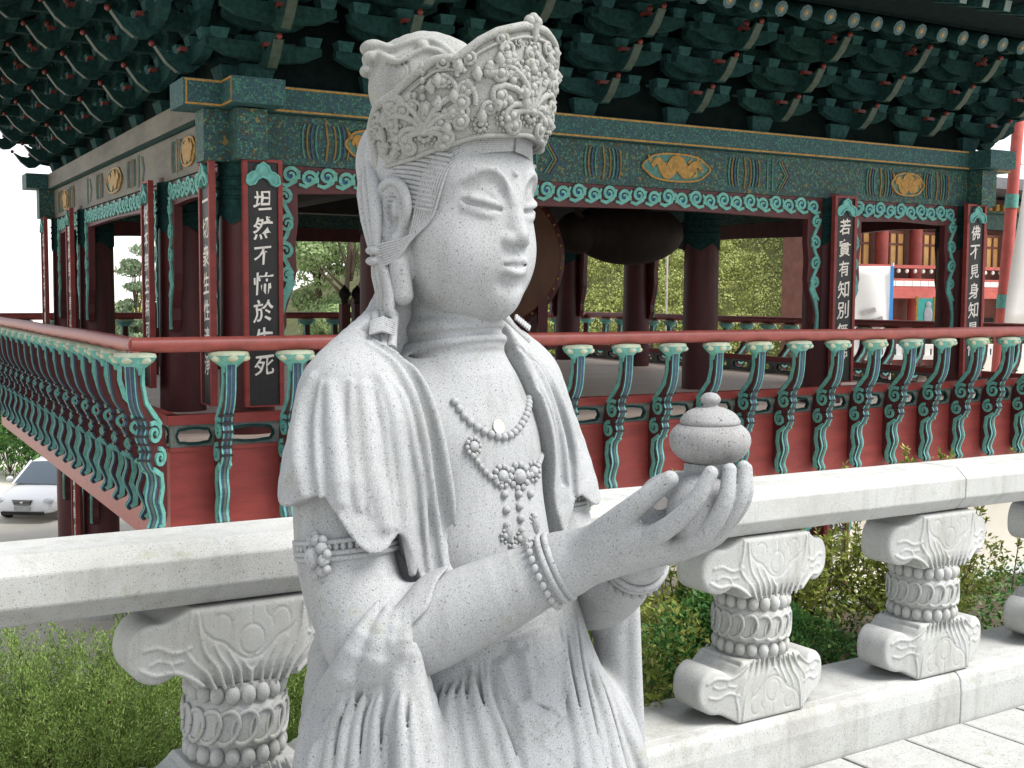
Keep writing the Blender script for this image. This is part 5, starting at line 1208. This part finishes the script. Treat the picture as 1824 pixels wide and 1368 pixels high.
tag(sheet('hill', xs, ys, gz, M['hillsoil'], green), kind='structure')
# ---------------------------------------------------------------- leaves
def leaf_mat(name, a, b, c, rough=.55, trans=.25):
    m, nt, bs = mat_base(name, rough, .25)
    g = N(nt, 'ShaderNodeNewGeometry'); f = noise(nt, 2.2, 3, .6); ri = g.outputs['Random Per Island']
    c1 = ramp(nt, ri, [(.0, a), (.5, b), (1, c)]); c2 = mix(nt, c1, (.55, .60, .5), ramp(nt, f, [(.35, (0, 0, 0)), (.7, (.8, .8, .8))]), 'MULTIPLY')
    nt.links.new(c2, bs.inputs['Base Color'])
    tr = N(nt, 'ShaderNodeBsdfTranslucent'); nt.links.new(c2, tr.inputs['Color']); ms = N(nt, 'ShaderNodeMixShader'); ms.inputs[0].default_value = trans
    nt.links.new(bs.outputs[0], ms.inputs[1]); nt.links.new(tr.outputs[0], ms.inputs[2]); nt.links.new(ms.outputs[0], nt.nodes['Material Output'].inputs['Surface']); return m
M['feather'] = leaf_mat('juniper_foliage', (.075, .14, .030), (.17, .26, .060), (.31, .40, .12))
M['box'] = leaf_mat('shrub_leaves', (.15, .19, .035), (.26, .30, .06), (.37, .39, .11))
M['boxdark'] = leaf_mat('dark_shrub_leaves', (.04, .12, .028), (.07, .18, .045), (.14, .26, .06))
M['tree'] = leaf_mat('tree_leaves', (.17, .27, .10), (.28, .38, .17), (.40, .48, .25))
M['pine'] = leaf_mat('pine_needles', (.18, .26, .15), (.26, .34, .21), (.34, .42, .27))
M['hillgreen'] = leaf_mat('hillside_leaves', (.34, .40, .12), (.42, .46, .15), (.52, .53, .20))
M['bark'] = paint('bark', (.09, .065, .045), .35, 14, .85)
npr = np.random.RandomState(3)
def leaves(cen, size, dirs=None, aspect=.5, bend=.25, nrm=None, jit=.33):
    """one rhombic leaf per row of cen: vertices and faces; dirs = the leaf's axis, random if none"""
    n = len(cen); d = npr.normal(size=(n, 3)) if dirs is None else dirs + npr.normal(size=(n, 3)) * .25
    r = npr.normal(size=(n, 3))
    if nrm is not None:
        r = nrm / (np.linalg.norm(nrm, axis=1)[:, None] + 1e-9) + npr.normal(size=(n, 3)) * jit; d = d - r * ((d * r).sum(1) / (r * r).sum(1))[:, None]
    d /= np.linalg.norm(d, axis=1)[:, None]; s = np.cross(d, r); s /= np.linalg.norm(s, axis=1)[:, None]; nn = np.cross(s, d)
    L = (np.full(n, size) if np.isscalar(size) else size)[:, None] * npr.uniform(.65, 1.3, (n, 1))
    a = cen; b = cen + d * L * .5 + s * L * aspect * .5 + nn * L * bend * .3; c = cen + d * L; e = cen + d * L * .5 - s * L * aspect * .5 + nn * L * bend * .3
    V = np.stack([a, b, c, e], 1).reshape(-1, 3); F = np.arange(4 * n).reshape(-1, 4); return V, F
def ball_pts(n, c, r, shell=.55):
    p = npr.normal(size=(n, 3)); p /= np.linalg.norm(p, axis=1)[:, None]; p *= (shell + (1 - shell) * npr.uniform(size=(n, 1)) ** .5)
    return np.asarray(c) + p * np.asarray(r)
def put_frame(o, fr):
    o.matrix_world = fr; return o
# feathery juniper: upswept sprays of fine scales
def juniper(name, label, base, w, d, h, n_sp, seed, frame):
    global npr
    npr = np.random.RandomState(seed); o = bpy.data.objects.new(name, None); COL.objects.link(o); o.matrix_world = frame; o.empty_display_size = .1
    tag(o, label, 'shrub'); mb = MB(); C_, D_, S_ = [], [], []
    for i in range(n_sp):
        a = npr.uniform(0, 2 * pi); r = sqrt(npr.uniform()) ; x0, y0 = w * r * cos(a), d * r * sin(a); top = h * (1 - .55 * r * r) * npr.uniform(.55, 1.12)
        L = npr.uniform(.14, .40) * (1.25 if i % 6 == 0 else 1); top = top * (1.14 if i % 6 == 0 else 1); dr = np.array([x0 / w * .65 + npr.normal() * .30, y0 / d * .5 + npr.normal() * .30, 1.0]); dr /= np.linalg.norm(dr)
        tip = np.array([x0, y0, top]); st = tip - dr * L
        if i % 7 == 0: mb.tube([Vector((x0 * .2, y0 * .2, .0)), Vector((st + np.array([x0 * .2, y0 * .2, 0])) * .5), Vector(st)], [.012, .008, .004], 5)
        m = int(L / .0018); tt = npr.uniform(size=m); droop = np.array([npr.normal() * .05, npr.normal() * .05, -.04])
        pos = st + dr * L * tt[:, None] + droop * (tt ** 2)[:, None] + npr.normal(size=(m, 3)) * (.022 * (1 - tt * .85))[:, None]
        out = npr.normal(size=(m, 3)) * .42 + dr * 1.0
        C_.append(pos); D_.append(out); S_.append(np.full(m, .0125))
    V, F = leaves(np.concatenate(C_), np.concatenate(S_), np.concatenate(D_), .24, .1)
    mesh_np('foliage', V, F, M['feather'], o, False); mb.build('stem', M['bark'], o); return o
juniper('juniper_bush', 'light green feathery juniper bush spilling up under the rail beside the near baluster', None, .60, .40, .58, 1250, 5, BM4(-2.30, .72, .03))
juniper('juniper_bush', 'small feathery juniper bush behind the near baluster, next to the robe', None, .42, .34, .46, 700, 6, BM4(-1.58, .74, .03))
# broad-leaved shrubs: rounded mass with loose upright sprigs
def shrub(label, frame, r, n, nsp, sp_h, mat, seed, lf=.030, name='shrub'):
    global npr
    npr = np.random.RandomState(seed); o = bpy.data.objects.new(name, None); COL.objects.link(o); o.matrix_world = frame; o.empty_display_size = .1
    tag(o, label, 'shrub'); mb = MB(); C_ = []; D_ = []
    for k in range(14):
        c = np.array([npr.normal() * r[0] * .42, npr.normal() * r[1] * .42, r[2] * npr.uniform(.45, .85)]); p = ball_pts(n // 14, c, np.array(r) * npr.uniform(.30, .50), .6)
        p = p[p[:, 2] > 0]; C_.append(p); D_.append((p - c) + np.array([0, 0, .12]))
        mb.tube([Vector((0, 0, 0)), Vector(c * np.array([.5, .5, .5])), Vector(c)], [.014, .009, .004], 5)
    for k in range(nsp):
        b = np.array([npr.normal() * r[0] * .45, npr.normal() * r[1] * .45, r[2] * .6]); t = b + np.array([npr.normal() * .09, npr.normal() * .09, sp_h * npr.uniform(.5, 1.1)]); m_ = (b + t) / 2 + npr.normal(size=3) * .02
        pts = spline([b, m_, t], 6); mb.tube([Vector(q) for q in pts], np.linspace(.0032, .0012, len(pts)), 5)
        L = np.linalg.norm(t - b); nl = int(L / .0065); tt = npr.uniform(.25, 1.0, nl); pos = np.stack([np.interp(tt, np.linspace(0, 1, len(pts)), pts[:, j]) for j in range(3)], 1)
        C_.append(pos); D_.append(npr.normal(size=(nl, 3)) * .7 + np.array([0, 0, .55]))
    V, F = leaves(np.concatenate(C_), lf, np.concatenate(D_), .42, .3)
    mesh_np('foliage', V, F, mat, o, False); mb.build('stem', M['bark'], o); return o
shrub('yellow-green shrub with tall loose sprigs between the robe and the baluster under the hands', BM4(-.66, .58, .03), (.42, .32, .42), 8500, 18, .42, M['box'], 21)
shrub('low dark green bush directly behind the two whole balusters', BM4(.36, .60, .02), (.44, .30, .36), 9000, 3, .12, M['boxdark'], 22, .030)
shrub('sparse shrub of upright leafy sprigs in front of the lower verse board', BM4(.36, 1.0, .02), (.40, .26, .34), 2600, 30, .58, M['box'], 23)
shrub('tall loose shrub with leafy sprigs under the far end of the rail', BM4(1.46, .62, .03), (.46, .34, .46), 6500, 38, .60, M['box'], 24)
shrub('leafy shrub at the back of the bed beyond the last whole baluster', BM4(1.05, .98, .02), (.42, .30, .38), 4600, 16, .40, M['box'], 25)
shrub('low yellow-green shrub just behind the curb near the robe', BM4(-1.02, .50, .03), (.36, .26, .38), 6000, 6, .22, M['box'], 26)
npr = np.random.RandomState(77)
p = np.stack([npr.uniform(-3.6, 4.6, 15000), npr.uniform(.23, 1.34, 15000), npr.uniform(.02, .16, 15000)], 1); V, F = leaves(p, .034, None, .45, .3)
o = mesh_np('ground_cover', V, F, M['boxdark'], None, False); o.matrix_world = BM4(0); tag(o, kind='stuff')
# ---------------------------------------------------------------- trees behind
def tree(name, label, cx, cy, h, rad, mat, n, seed, lf=.30, trunk=.16, blobs=26, group=None, conif=False):
    global npr
    npr = np.random.RandomState(seed); z0 = gz(cx, cy) - .2; o = empty(name, (cx, cy, z0)); tag(o, label, 'tree', group)
    mb = MB(); top = np.array([npr.normal() * .3, npr.normal() * .3, h * .86]); tr = spline([(0, 0, 0), tuple(top * .4 + npr.normal(size=3) * .15), tuple(top)], 5)
    mb.tube([Vector(p) for p in tr], np.linspace(trunk * 1.25, trunk * .2, len(tr)), 8); C_ = []; N_ = []
    for k in range(blobs):
        f = npr.uniform(.30 if conif else .14, 1.0); a = npr.uniform(0, 2 * pi); env = (1 - .75 * f) if conif else sin(pi * min(1, max(.12, (f - .05) / .98))) ** .7
        rr_ = rad * env * npr.uniform(.45, 1.0); c = np.array([rr_ * cos(a), rr_ * sin(a), h * f]); q = npr.uniform(.20, .36) * rad
        b = top * min(1, f * .8); mb.tube([Vector(b), Vector((b + c) / 2 + np.array([0, 0, .1 * q])), Vector(c)], [trunk * .35, trunk * .2, trunk * .06], 5)
        b_ = ball_pts(n // blobs, c, (q * 1.25, q * 1.25, q * (.45 if conif else .8)), .6); C_.append(b_); N_.append(b_ - c)
    V, F = leaves(np.concatenate(C_), lf, None, .6, .3, np.concatenate(N_), .25)
    mb.build('trunk', M['bark'], o); mesh_np('crown', V, F, mat, o, False); return o
def gxy(px, Y): p = at(px, 560, Y); return p.x, p.y
x, y = gxy(248, 52); tree('pine_tree', 'slender pine with pale sky round it, seen through the left opening', x, y, 7.6, 1.5, M['pine'], 9000, 31, .13, .12, 22, None, True)
x, y = gxy(205, 60); tree('garden_tree', 'low rounded tree at the foot of the slender pine', x, y, 5.0, 2.4, M['tree'], 8000, 32, .17, .14, 18)
x, y = gxy(275, 62); tree('garden_tree', 'bushy tree just right of the slender pine', x, y, 5.2, 2.2, M['hillgreen'], 8000, 33, .17, .14, 18)
x, y = gxy(625, 46); tree('broadleaf_tree', 'big broadleaf tree filling the opening beside the tallest verse board', x, y, 9.8, 3.0, M['tree'], 26000, 34, .17, .2, 34)
x, y = gxy(578, 58); tree('broadleaf_tree', 'paler tree behind the big broadleaf tree, bright sky at its left', x, y, 9.6, 3.2, M['tree'], 18000, 35, .19, .2, 30)
x, y = gxy(700, 60); tree('broadleaf_tree', 'broadleaf tree standing behind the head of the statue', x, y, 11, 4, M['tree'], 9000, 36, .34, .22, 30)
for i, (px, Y, h, r, lab) in enumerate(((1300, 60, 5.5, 3.0, 'dark green tree on the hill crest, at the left edge of the wide opening'), (1395, 59, 5.5, 3.0, 'green tree on the hill crest beside the right post of the wide opening'), (1350, 66, 7.5, 3.4, 'tallest tree at the back of the hill crest'), (1080, 60, 5.5, 3.0, 'dark tree on the hill seen between the two inner columns'), (1180, 63, 6.0, 3.0, 'tree on the hill seen under the wooden fish'))):
    x, y = gxy(px, Y); tree('hill_tree', lab, x, y, h, r, M['tree'], 14000, 40 + i, .19, .16, 26)
# yellow-green scrub covering the slope: a mass nobody could count
npr = np.random.RandomState(9); P_ = []
while len(P_) < 1700:
    x, y = npr.uniform(-6, 22), npr.uniform(40.5, 62)
    if green(x, y): P_.append((x, y, gz(x, y)))
C_ = []; N_ = []
for p in P_: q = npr.uniform(.42, .85) * (1 + .6 * max(0, sin(p[0] * 1.3 + p[1] * .7) * sin(p[1] * 1.1 - p[0] * .5))); c = np.array([p[0], p[1], p[2] + q * .3]); b_ = ball_pts(150, c, (q * 1.25, q, q * .72), .82); C_.append(b_); N_.append(b_ - c)
V, F = leaves(np.concatenate(C_), .10, None, .7, .1, np.concatenate(N_), .17); o = mesh_np('hillside_scrub', V, F, M['hillgreen'], None, False); tag(o, kind='stuff')
# bushes at the edge of the parking ground, behind the car
for i, (px, py, Y, r) in enumerate(((20, 790, 40, 1.5), (62, 770, 43, 1.8), (-25, 790, 41, 1.6), (88, 800, 39, 1.2))):
    b = at(px, 900, Y); shrub(('dark round bush behind the roof of the white car', 'taller dark bush behind the white car, nearest the pavilion', 'dark bush at the very edge behind the white car', 'small bush between the car and the pavilion column')[i], Matrix.Translation((b.x, b.y, -4.5)), (r, r, r * 1.9), 3200, 0, .1, M['boxdark'], 60 + i, .17)
# thin white poles
for px, lab, Y, y1 in ((972, 'thin white pole standing behind the pavilion near the drum', 36, 470), (1187, 'thin pale pole against the scrubby slope', 38, 470)):
    b = at(px, 560, Y); t = at(px, y1, Y); g = gz(b.x, b.y); o = empty('pole', (b.x, b.y, g)); tag(o, lab, 'pole'); mb = MB(); mb.cyl((0, 0, 0), (0, 0, t.z - g + 3), .055 if px < 1000 else .035, None, 10); mb.build('shaft', M['coin'], o); mb = MB(); mb.lathe([(.12, 0), (.12, .05), (.06, .08), (.06, .2)], 12); mb.build('foot', M['rail'], o)
# ---------------------------------------------------------------- white saloon car on the parking ground
M['carpaint'] = mat_base('white_car_paint', .25, .5)[0]; M['carpaint'].node_tree.nodes['Principled BSDF'].inputs['Base Color'].default_value = (.74, .75, .77, 1); M['carpaint'].node_tree.nodes['Principled BSDF'].inputs['Coat Weight'].default_value = .6
M['glass'] = mat_base('car_glass', .08, .6)[0]; M['glass'].node_tree.nodes['Principled BSDF'].inputs['Base Color'].default_value = (.10, .13, .16, 1)
M['rubber'] = paint('black_rubber', (.02, .02, .02), .2, 20, .7); M['chrome'] = mat_base('chrome', .2, .6)[0]; M['chrome'].node_tree.nodes['Principled BSDF'].inputs['Metallic'].default_value = 1; M['chrome'].node_tree.nodes['Principled BSDF'].inputs['Base Color'].default_value = (.6, .6, .62, 1)
M['lamp'] = mat_base('headlamp_glass', .12, .6)[0]; M['lamp'].node_tree.nodes['Principled BSDF'].inputs['Base Color'].default_value = (.55, .58, .62, 1)
cb = at(40, 905, 31.2); CAR = empty('parked_car', (cb.x, cb.y, -4.5), radians(-3)); tag(CAR, 'white saloon car parked nose-on below the railing, at the edge of the photo', 'car')
def carw(z, y): return 0
rows = []                                                              # cross-sections from nose (y=0) to tail; x half-width at sill, belt, top
for y, zb, zt, hw, inn in ((0, .30, .52, .62, .05), (.05, .22, .64, .76, .04), (.25, .20, .72, .84, .05), (.7, .20, .80, .87, .06), (1.25, .20, .90, .88, .07), (2.2, .20, .93, .88, .07), (3.4, .22, .96, .88, .07), (4.1, .24, .98, .86, .07), (4.45, .30, .92, .80, .08), (4.52, .40, .80, .70, .08)):
    rows.append([(-hw + .03, y, zb), (-hw, y, zb + .18), (-hw - .005, y, zt - .22), (-hw + inn, y, zt - .05), (-hw + .22, y, zt), (0, y, zt + .025), (hw - .22, y, zt), (hw - inn, y, zt - .05), (hw + .005, y, zt - .22), (hw, y, zb + .18), (hw - .03, y, zb)])
mb = MB(); n = 11; V = sum(rows, []); F = [(i * n + j, i * n + (j + 1) % n, (i + 1) * n + (j + 1) % n, (i + 1) * n + j) for i in range(len(rows) - 1) for j in range(n)] + [tuple(range(n)), tuple(range(len(V) - 1, len(V) - n - 1, -1))]
mb.add(V, F, True); bo = mb.build('body', M['carpaint'], CAR); sb = bo.modifiers.new('round', 'SUBSURF'); sb.levels = sb.render_levels = 2
cab = []
for y, z, hw in ((1.12, .90, .74), (1.85, 1.40, .58), (2.4, 1.46, .57), (3.1, 1.42, .57), (3.95, .95, .70)): cab.append((y, z, hw))
mb = MB()
V = [(-.58, 1.83, 1.395), (.58, 1.83, 1.395), (.585, 2.4, 1.45), (.58, 3.12, 1.415), (-.58, 3.12, 1.415), (-.585, 2.4, 1.45), (-.3, 1.86, 1.43), (.3, 1.86, 1.43), (.3, 2.4, 1.485), (-.3, 2.4, 1.485), (.3, 3.1, 1.45), (-.3, 3.1, 1.45)]
mb.add(V, [(0, 1, 7, 6), (1, 2, 8, 7), (0, 6, 9, 5), (6, 7, 8, 9), (5, 9, 11, 4), (9, 8, 10, 11), (8, 2, 3, 10)], True)
for sg in (1, -1):
    mb.tube([(sg * .76, 1.05, .88), (sg * .59, 1.83, 1.41)], .035, 6); mb.tube([(sg * .72, 4.0, .95), (sg * .59, 3.12, 1.42)], .05, 6); mb.tube([(sg * .76, 2.5, .93), (sg * .60, 2.48, 1.44)], .03, 6)
mb.build('roof', M['carpaint'], CAR)
mb = MB(); mb.add([(-.73, 1.06, .895), (.73, 1.06, .895), (.565, 1.82, 1.40), (-.565, 1.82, 1.40), (0, 1.0, .905), (0, 1.79, 1.425)], [(0, 4, 5, 3), (4, 1, 2, 5)], True); mb.build('windscreen', M['glass'], CAR)
mb = MB()
for sg in (1, -1): mb.add([(sg * .765, 1.12, .90), (sg * .77, 2.46, .935), (sg * .60, 2.44, 1.43), (sg * .585, 1.86, 1.40)], [(0, 1, 2, 3)]); mb.add([(sg * .77, 2.54, .935), (sg * .73, 3.9, .95), (sg * .59, 3.1, 1.41), (sg * .60, 2.52, 1.43)], [(0, 1, 2, 3)])
mb.build('side_windows', M['glass'], CAR)
for sg in (1, -1):
    mb = MB(); mb.ball((sg * .66, .10, .60), (.15, .10, .075), 12, 8); mb.build('headlight', M['lamp'], CAR)
    mb = MB(); mb.ball((sg * .98, 1.35, .98), (.10, .06, .07), 10, 7); mb.build('mirror', M['carpaint'], CAR)
    for y in (.85, 3.55):
        mb = MB(Matrix.Translation((sg * .80, y, .31)) @ Matrix.Rotation(pi / 2, 4, 'Y')); mb.lathe([(.20, -.10), (.30, -.09), (.31, 0), (.30, .09), (.20, .10)], 24); w = mb.build('wheel', M['rubber'], CAR)
        mb = MB(Matrix.Translation((sg * .80, y, .31)) @ Matrix.Rotation(pi / 2, 4, 'Y')); mb.lathe([(.195, -.085), (.20, -.07), (.2, .07), (.195, .085)], 20); mb.build('rim', M['chrome'], w)
mb = MB(); mb.prism([(-.26, .62), (.26, .62), (.21, .49), (-.21, .49)], -.045, .06); gr = mb.build('grille', M['rubber'], CAR)
mb = MB(); 
for k in range(3): mb.box((0, -.055, .52 + .04 * k), (.44 + .02 * k, .015, .010))
mb.tube([(-.27, -.05, .635), (.27, -.05, .635)], .012, 6); mb.ball((0, -.06, .565), (.05, .012, .03), 10, 6); mb.build('grille_bars', M['chrome'], gr)
mb = MB(); mb.box((0, -.0, .27), (1.15, .06, .085)); mb.build('lower_intake', M['rubber'], CAR)
mb = MB(); mb.box((0, -.045, .40), (.42, .02, .11)); mb.build('number_plate', M['rail'], CAR)
# ---------------------------------------------------------------- red temple hall, banners and barriers on the upper court
M['hallred'] = paint('hall_red_paint', (.46, .105, .09), .2, 3, .55); M['halldark'] = paint('hall_brown_wall', (.22, .09, .07), .25, 3, .6); M['orangewin'] = paint('orange_paper_window', (.92, .52, .20), .2, 2.5, .6); M['cloth'] = paint('white_cloth', (.82, .83, .85), .04, 3, .8); M['bluecloth'] = paint('blue_print', (.06, .30, .72), .1, 5, .7); M['greyprint'] = paint('grey_print', (.36, .36, .38), .2, 8, .7); M['tealprint'] = paint('teal_poster', (.05, .32, .30), .12, 5, .7); M['plastic'] = paint('white_plastic', (.78, .77, .76), .06, 8, .45)
HY = 36.0; h0 = at(1500, 560, HY); h1 = at(1990, 560, HY + 7); hd = Vector((h1.x - h0.x, h1.y - h0.y, 0)); HL = hd.length; HA = atan2(hd.y, hd.x)
HALL = empty('temple_hall', (h0.x, h0.y, 0), HA); tag(HALL, 'two-storey red temple hall with orange paper windows behind the pavilion', 'building')
s_ = HY / FOC; zz_ = lambda py: at(1600, py, HY + 3).z
Z0 = -.6; zr0, zr1, zl, zt = zz_(512), zz_(478), zz_(418), zz_(404)
mb = MB(); mb.span((0, .6, Z0), (HL, 2.6, zt + 1.2)); mb.build('wall', M['halldark'], HALL)
npil = 9
for i in range(npil):
    x = HL * (i + .2) / npil; mb = MB(); mb.cyl((x, .2, Z0), (x, .2, zt), .20, None, 14); mb.build('pillar', M['hallred'], HALL)
    mb = MB(); x0 = x + HL / npil * .22; x1 = x + HL / npil * .86; z0, z1 = zr1 + .05, zl
    mb.span((x0, .50, z0), (x1, .598, z1)); win = mb.build('window', M['orangewin'], HALL)
    mb = MB()
    for k in range(4): xx = x0 + (x1 - x0) * k / 3; mb.span((xx - .03, .45, z0), (xx + .03, .498, z1))
    mb.span((x0, .44, z0 + (z1 - z0) * .62), (x1, .497, z0 + (z1 - z0) * .68)); mb.span((x0, .44, z1 - .03), (x1, .497, z1 + .06)); mb.span((x0, .44, z0 - .06), (x1, .497, z0)); mb.build('lattice', M['halldark'], win)
    mb = MB(); mb.span((x0 + .1, .52, Z0 + .2), (x1 - .1, .599, zr0 - 1.0)); mb.build('lower_door', M['hallred'] if i % 2 else M['rubber'], HALL)
mb = MB(); mb.span((-.3, -.05, zt - .05), (HL + .3, .45, zt + .45)); mb.span((-.3, -.3, zt + .46), (HL + .3, .5, zt + .75)); mb.build('lintel', M['brocade2'], HALL)
mb = MB()
for i in range(40): x = HL * i / 39; mb.box((x, -.35, zt + .62), (.16, .3, .2))
mb.build('lintel_blocks', M['gold'], HALL)
mb = MB(); mb.span((-.2, -.75, zr0 - .35), (HL + .2, .598, zr0 - .12)); mb.span((-.2, -.72, zr1 - .06), (HL + .2, -.62, zr1 + .04)); mb.span((-.2, -.71, zr0 - .118), (HL + .2, -.63, zr0 + .25)); g_ = mb.build('gallery', M['hallred'], HALL)
mb = MB()
for i in range(38): x = HL * (i + .5) / 38; mb.span((x - .17, -.735, zr0 + .02), (x + .17, -.712, zr0 + .18)); mb.ball((x, -.67, zr1 - .14), (.07, .05, .07), 8, 6)
mb.build('gallery_panels', M['plastic'], g_)
mb = MB(); mb.prism([(-2.2, zt + 1.0), (4.5, zt + 1.0), (4.4, zt + 1.2), (1.5, zt + 1.9), (-2.0, zt + 1.25)], -1.5, HL + 1.5, lambda y, x, z: (x, y, z)); mb.build('roof', M['tile'], HALL)
# hanging banner with a printed hall, blue edge
def flat(name, px0, py0, px1, py1, Y, th, mats, label, cat, lean=0):
    a, b = at(px0, py0, Y), at(px1, py1, Y); o = empty(name, ((a.x + b.x) / 2, Y, b.z), 0); tag(o, label, cat); return o, (b.x - a.x), a.z - b.z
o, w, h = flat('banner', 1518, 474, 1586, 642, 33, .03, None, 'white printed banner with a bright blue edge in front of the red hall', 'banner')
NB = lambda: MB()
mb = NB(); V = []; nx, nz = 14, 10
for j in range(nz + 1):
    for i in range(nx + 1): V.append((w * (i / nx - .5), .05 * sin(i / nx * 5 + j * .3), h * j / nz))
mb.add(V, [(j * 15 + i, j * 15 + i + 1, (j + 1) * 15 + i + 1, (j + 1) * 15 + i) for j in range(nz) for i in range(nx)], True); ban = mb.build('cloth', M['cloth'], o); sm_ = ban.modifiers.new('thick', 'SOLIDIFY'); sm_.thickness = .02
mb = NB(); mb.box((w * .46, -.075, h * .5), (w * .08, .02, h)); mb.build('blue_edge', M['bluecloth'], o)
mb = NB()
for k, (x, z, l) in enumerate(((-.1, .52, .38), (.02, .42, .5), (.0, .34, .46))): mb.box((w * x, -.085, h * z), (w * l, .02, h * .045), Matrix.Rotation(-.30, 3, 'Y'))
for k in range(7): mb.box((w * (-.38 + .11 * k), -.085, h * .27), (w * .02, .02, h * .06))
mb.build('printed_roofs', M['greyprint'], o)
mb = NB(); mb.cyl((-w / 2, .03, -.3 - .5), (-w / 2, .03, h + .1), .035, None, 8); mb.cyl((w / 2, .03, -.8), (w / 2, .03, h + .1), .035, None, 8); mb.build('frame', M['chrome'], o)
o, w, h = flat('poster', 1634, 531, 1662, 582, 36.2, .02, None, 'teal poster with a pale standing figure on the lower storey of the hall', 'poster')
mb = NB(); mb.box((0, 0, h / 2), (w, .04, h)); mb.build('sheet', M['tealprint'], o); mb = NB(); mb.ball((.08, -.03, h * .40), (.14, .012, .28), 12, 8); mb.ball((.08, -.032, h * .78), (.085, .012, .09), 10, 7); mb.build('printed_figure', M['greyprint'], o)
mb = NB(); mb.span((-w / 2 - .05, -.035, -.05), (-w / 2 + .02, .02, h + .05)); mb.span((w / 2 - .02, -.035, -.05), (w / 2 + .05, .02, h + .05)); mb.span((-w / 2 + .021, -.034, -.05), (w / 2 - .021, .019, .0)); mb.build('frame', M['gold'], o)
# big pole and the tall white banner beside it
a, b = at(1806, 270, 30), at(1778, 600, 30); PO = empty('banner_pole', (b.x, b.y, -.4)); tag(PO, 'leaning red pole with teal bands beside the tall white banner', 'pole')
mb = MB(); d = Vector((a.x - b.x, 0, a.z - b.z)).normalized(); p0 = Vector((0, 0, 0)); mb.cyl(p0 - d * .5, p0 + d * 7.0, .15, .14, 14); mb.build('shaft', M['hallred'], PO)
for k in (1.75, 4.25): mb = MB(); mb.cyl(p0 + d * k, p0 + d * (k + .34), .162, .161, 14); mb.build('band', M['teal'], PO)
a, b = at(1826, 292, 29), at(1788, 580, 29); o = empty('tall_banner', (b.x + .5, b.y, b.z)); tag(o, 'tall plain white hanging banner at the edge of the photo', 'banner'); h = a.z - b.z; sl = (a.x - b.x) / h
mb = MB(); V = []
for j in range(13):
    for i in range(5): z = h * j / 12; V.append((-.5 + i * .28 + sl * z, .06 * sin(i * 1.3 + j * .5), z))
mb.add(V, [(j * 5 + i, j * 5 + i + 1, (j + 1) * 5 + i + 1, (j + 1) * 5 + i) for j in range(12) for i in range(4)], True); q = mb.build('cloth', M['cloth'], o); sm_ = q.modifiers.new('thick', 'SOLIDIFY'); sm_.thickness = .02
mb = MB(); mb.tube([(-.5 + 1.12, -.02, 0), (-.5 + 1.12 + sl * h, -.02, h)], .09, 8); mb.build('blue_edge', M['bluecloth'], o)
mb = MB(); mb.cyl((-.6 + sl * h, 0, h), (.8 + sl * h, 0, h), .03, None, 8); mb.cyl((.85, .1, -b.z - .5), (.85 + sl * h, .1, h + .1), .05, None, 8); mb.build('rod', M['chrome'], o)
# white plastic barriers
for i, (p0, p1, Y) in enumerate(((1545, 1605, 32), (1606, 1668, 32.5), (1738, 1778, 32), (1779, 1836, 32))):
    a, b = at(p0, 613, Y), at(p1, 640, Y); o = empty('plastic_barrier', ((a.x + b.x) / 2, Y, b.z)); tag(o, ('white plastic barrier below the printed banner', 'white plastic barrier below the teal poster', 'white plastic barrier just past the end verse board', 'white plastic barrier under the tall white banner')[i], 'barrier', 'plastic barriers on the court')
    w, h = b.x - a.x - .04, a.z - b.z; mb = MB()
    mb.span((-w / 2, -.2, .0), (w / 2, .2, h * .30)); mb.span((-w / 2, -.12, h * .72), (w / 2, .12, h))
    for k in range(5): x = -w / 2 + .08 + (w - .16) * k / 4; mb.span((x - .07, -.12, h * .301), (x + .07, .12, h * .719))
    mb.build('body', M['plastic'], o); mb = MB(); mb.span((-w / 2 + .03, .02, h * .302), (w / 2 - .03, .05, h * .718)); mb.build('web', M['greyprint'], o)
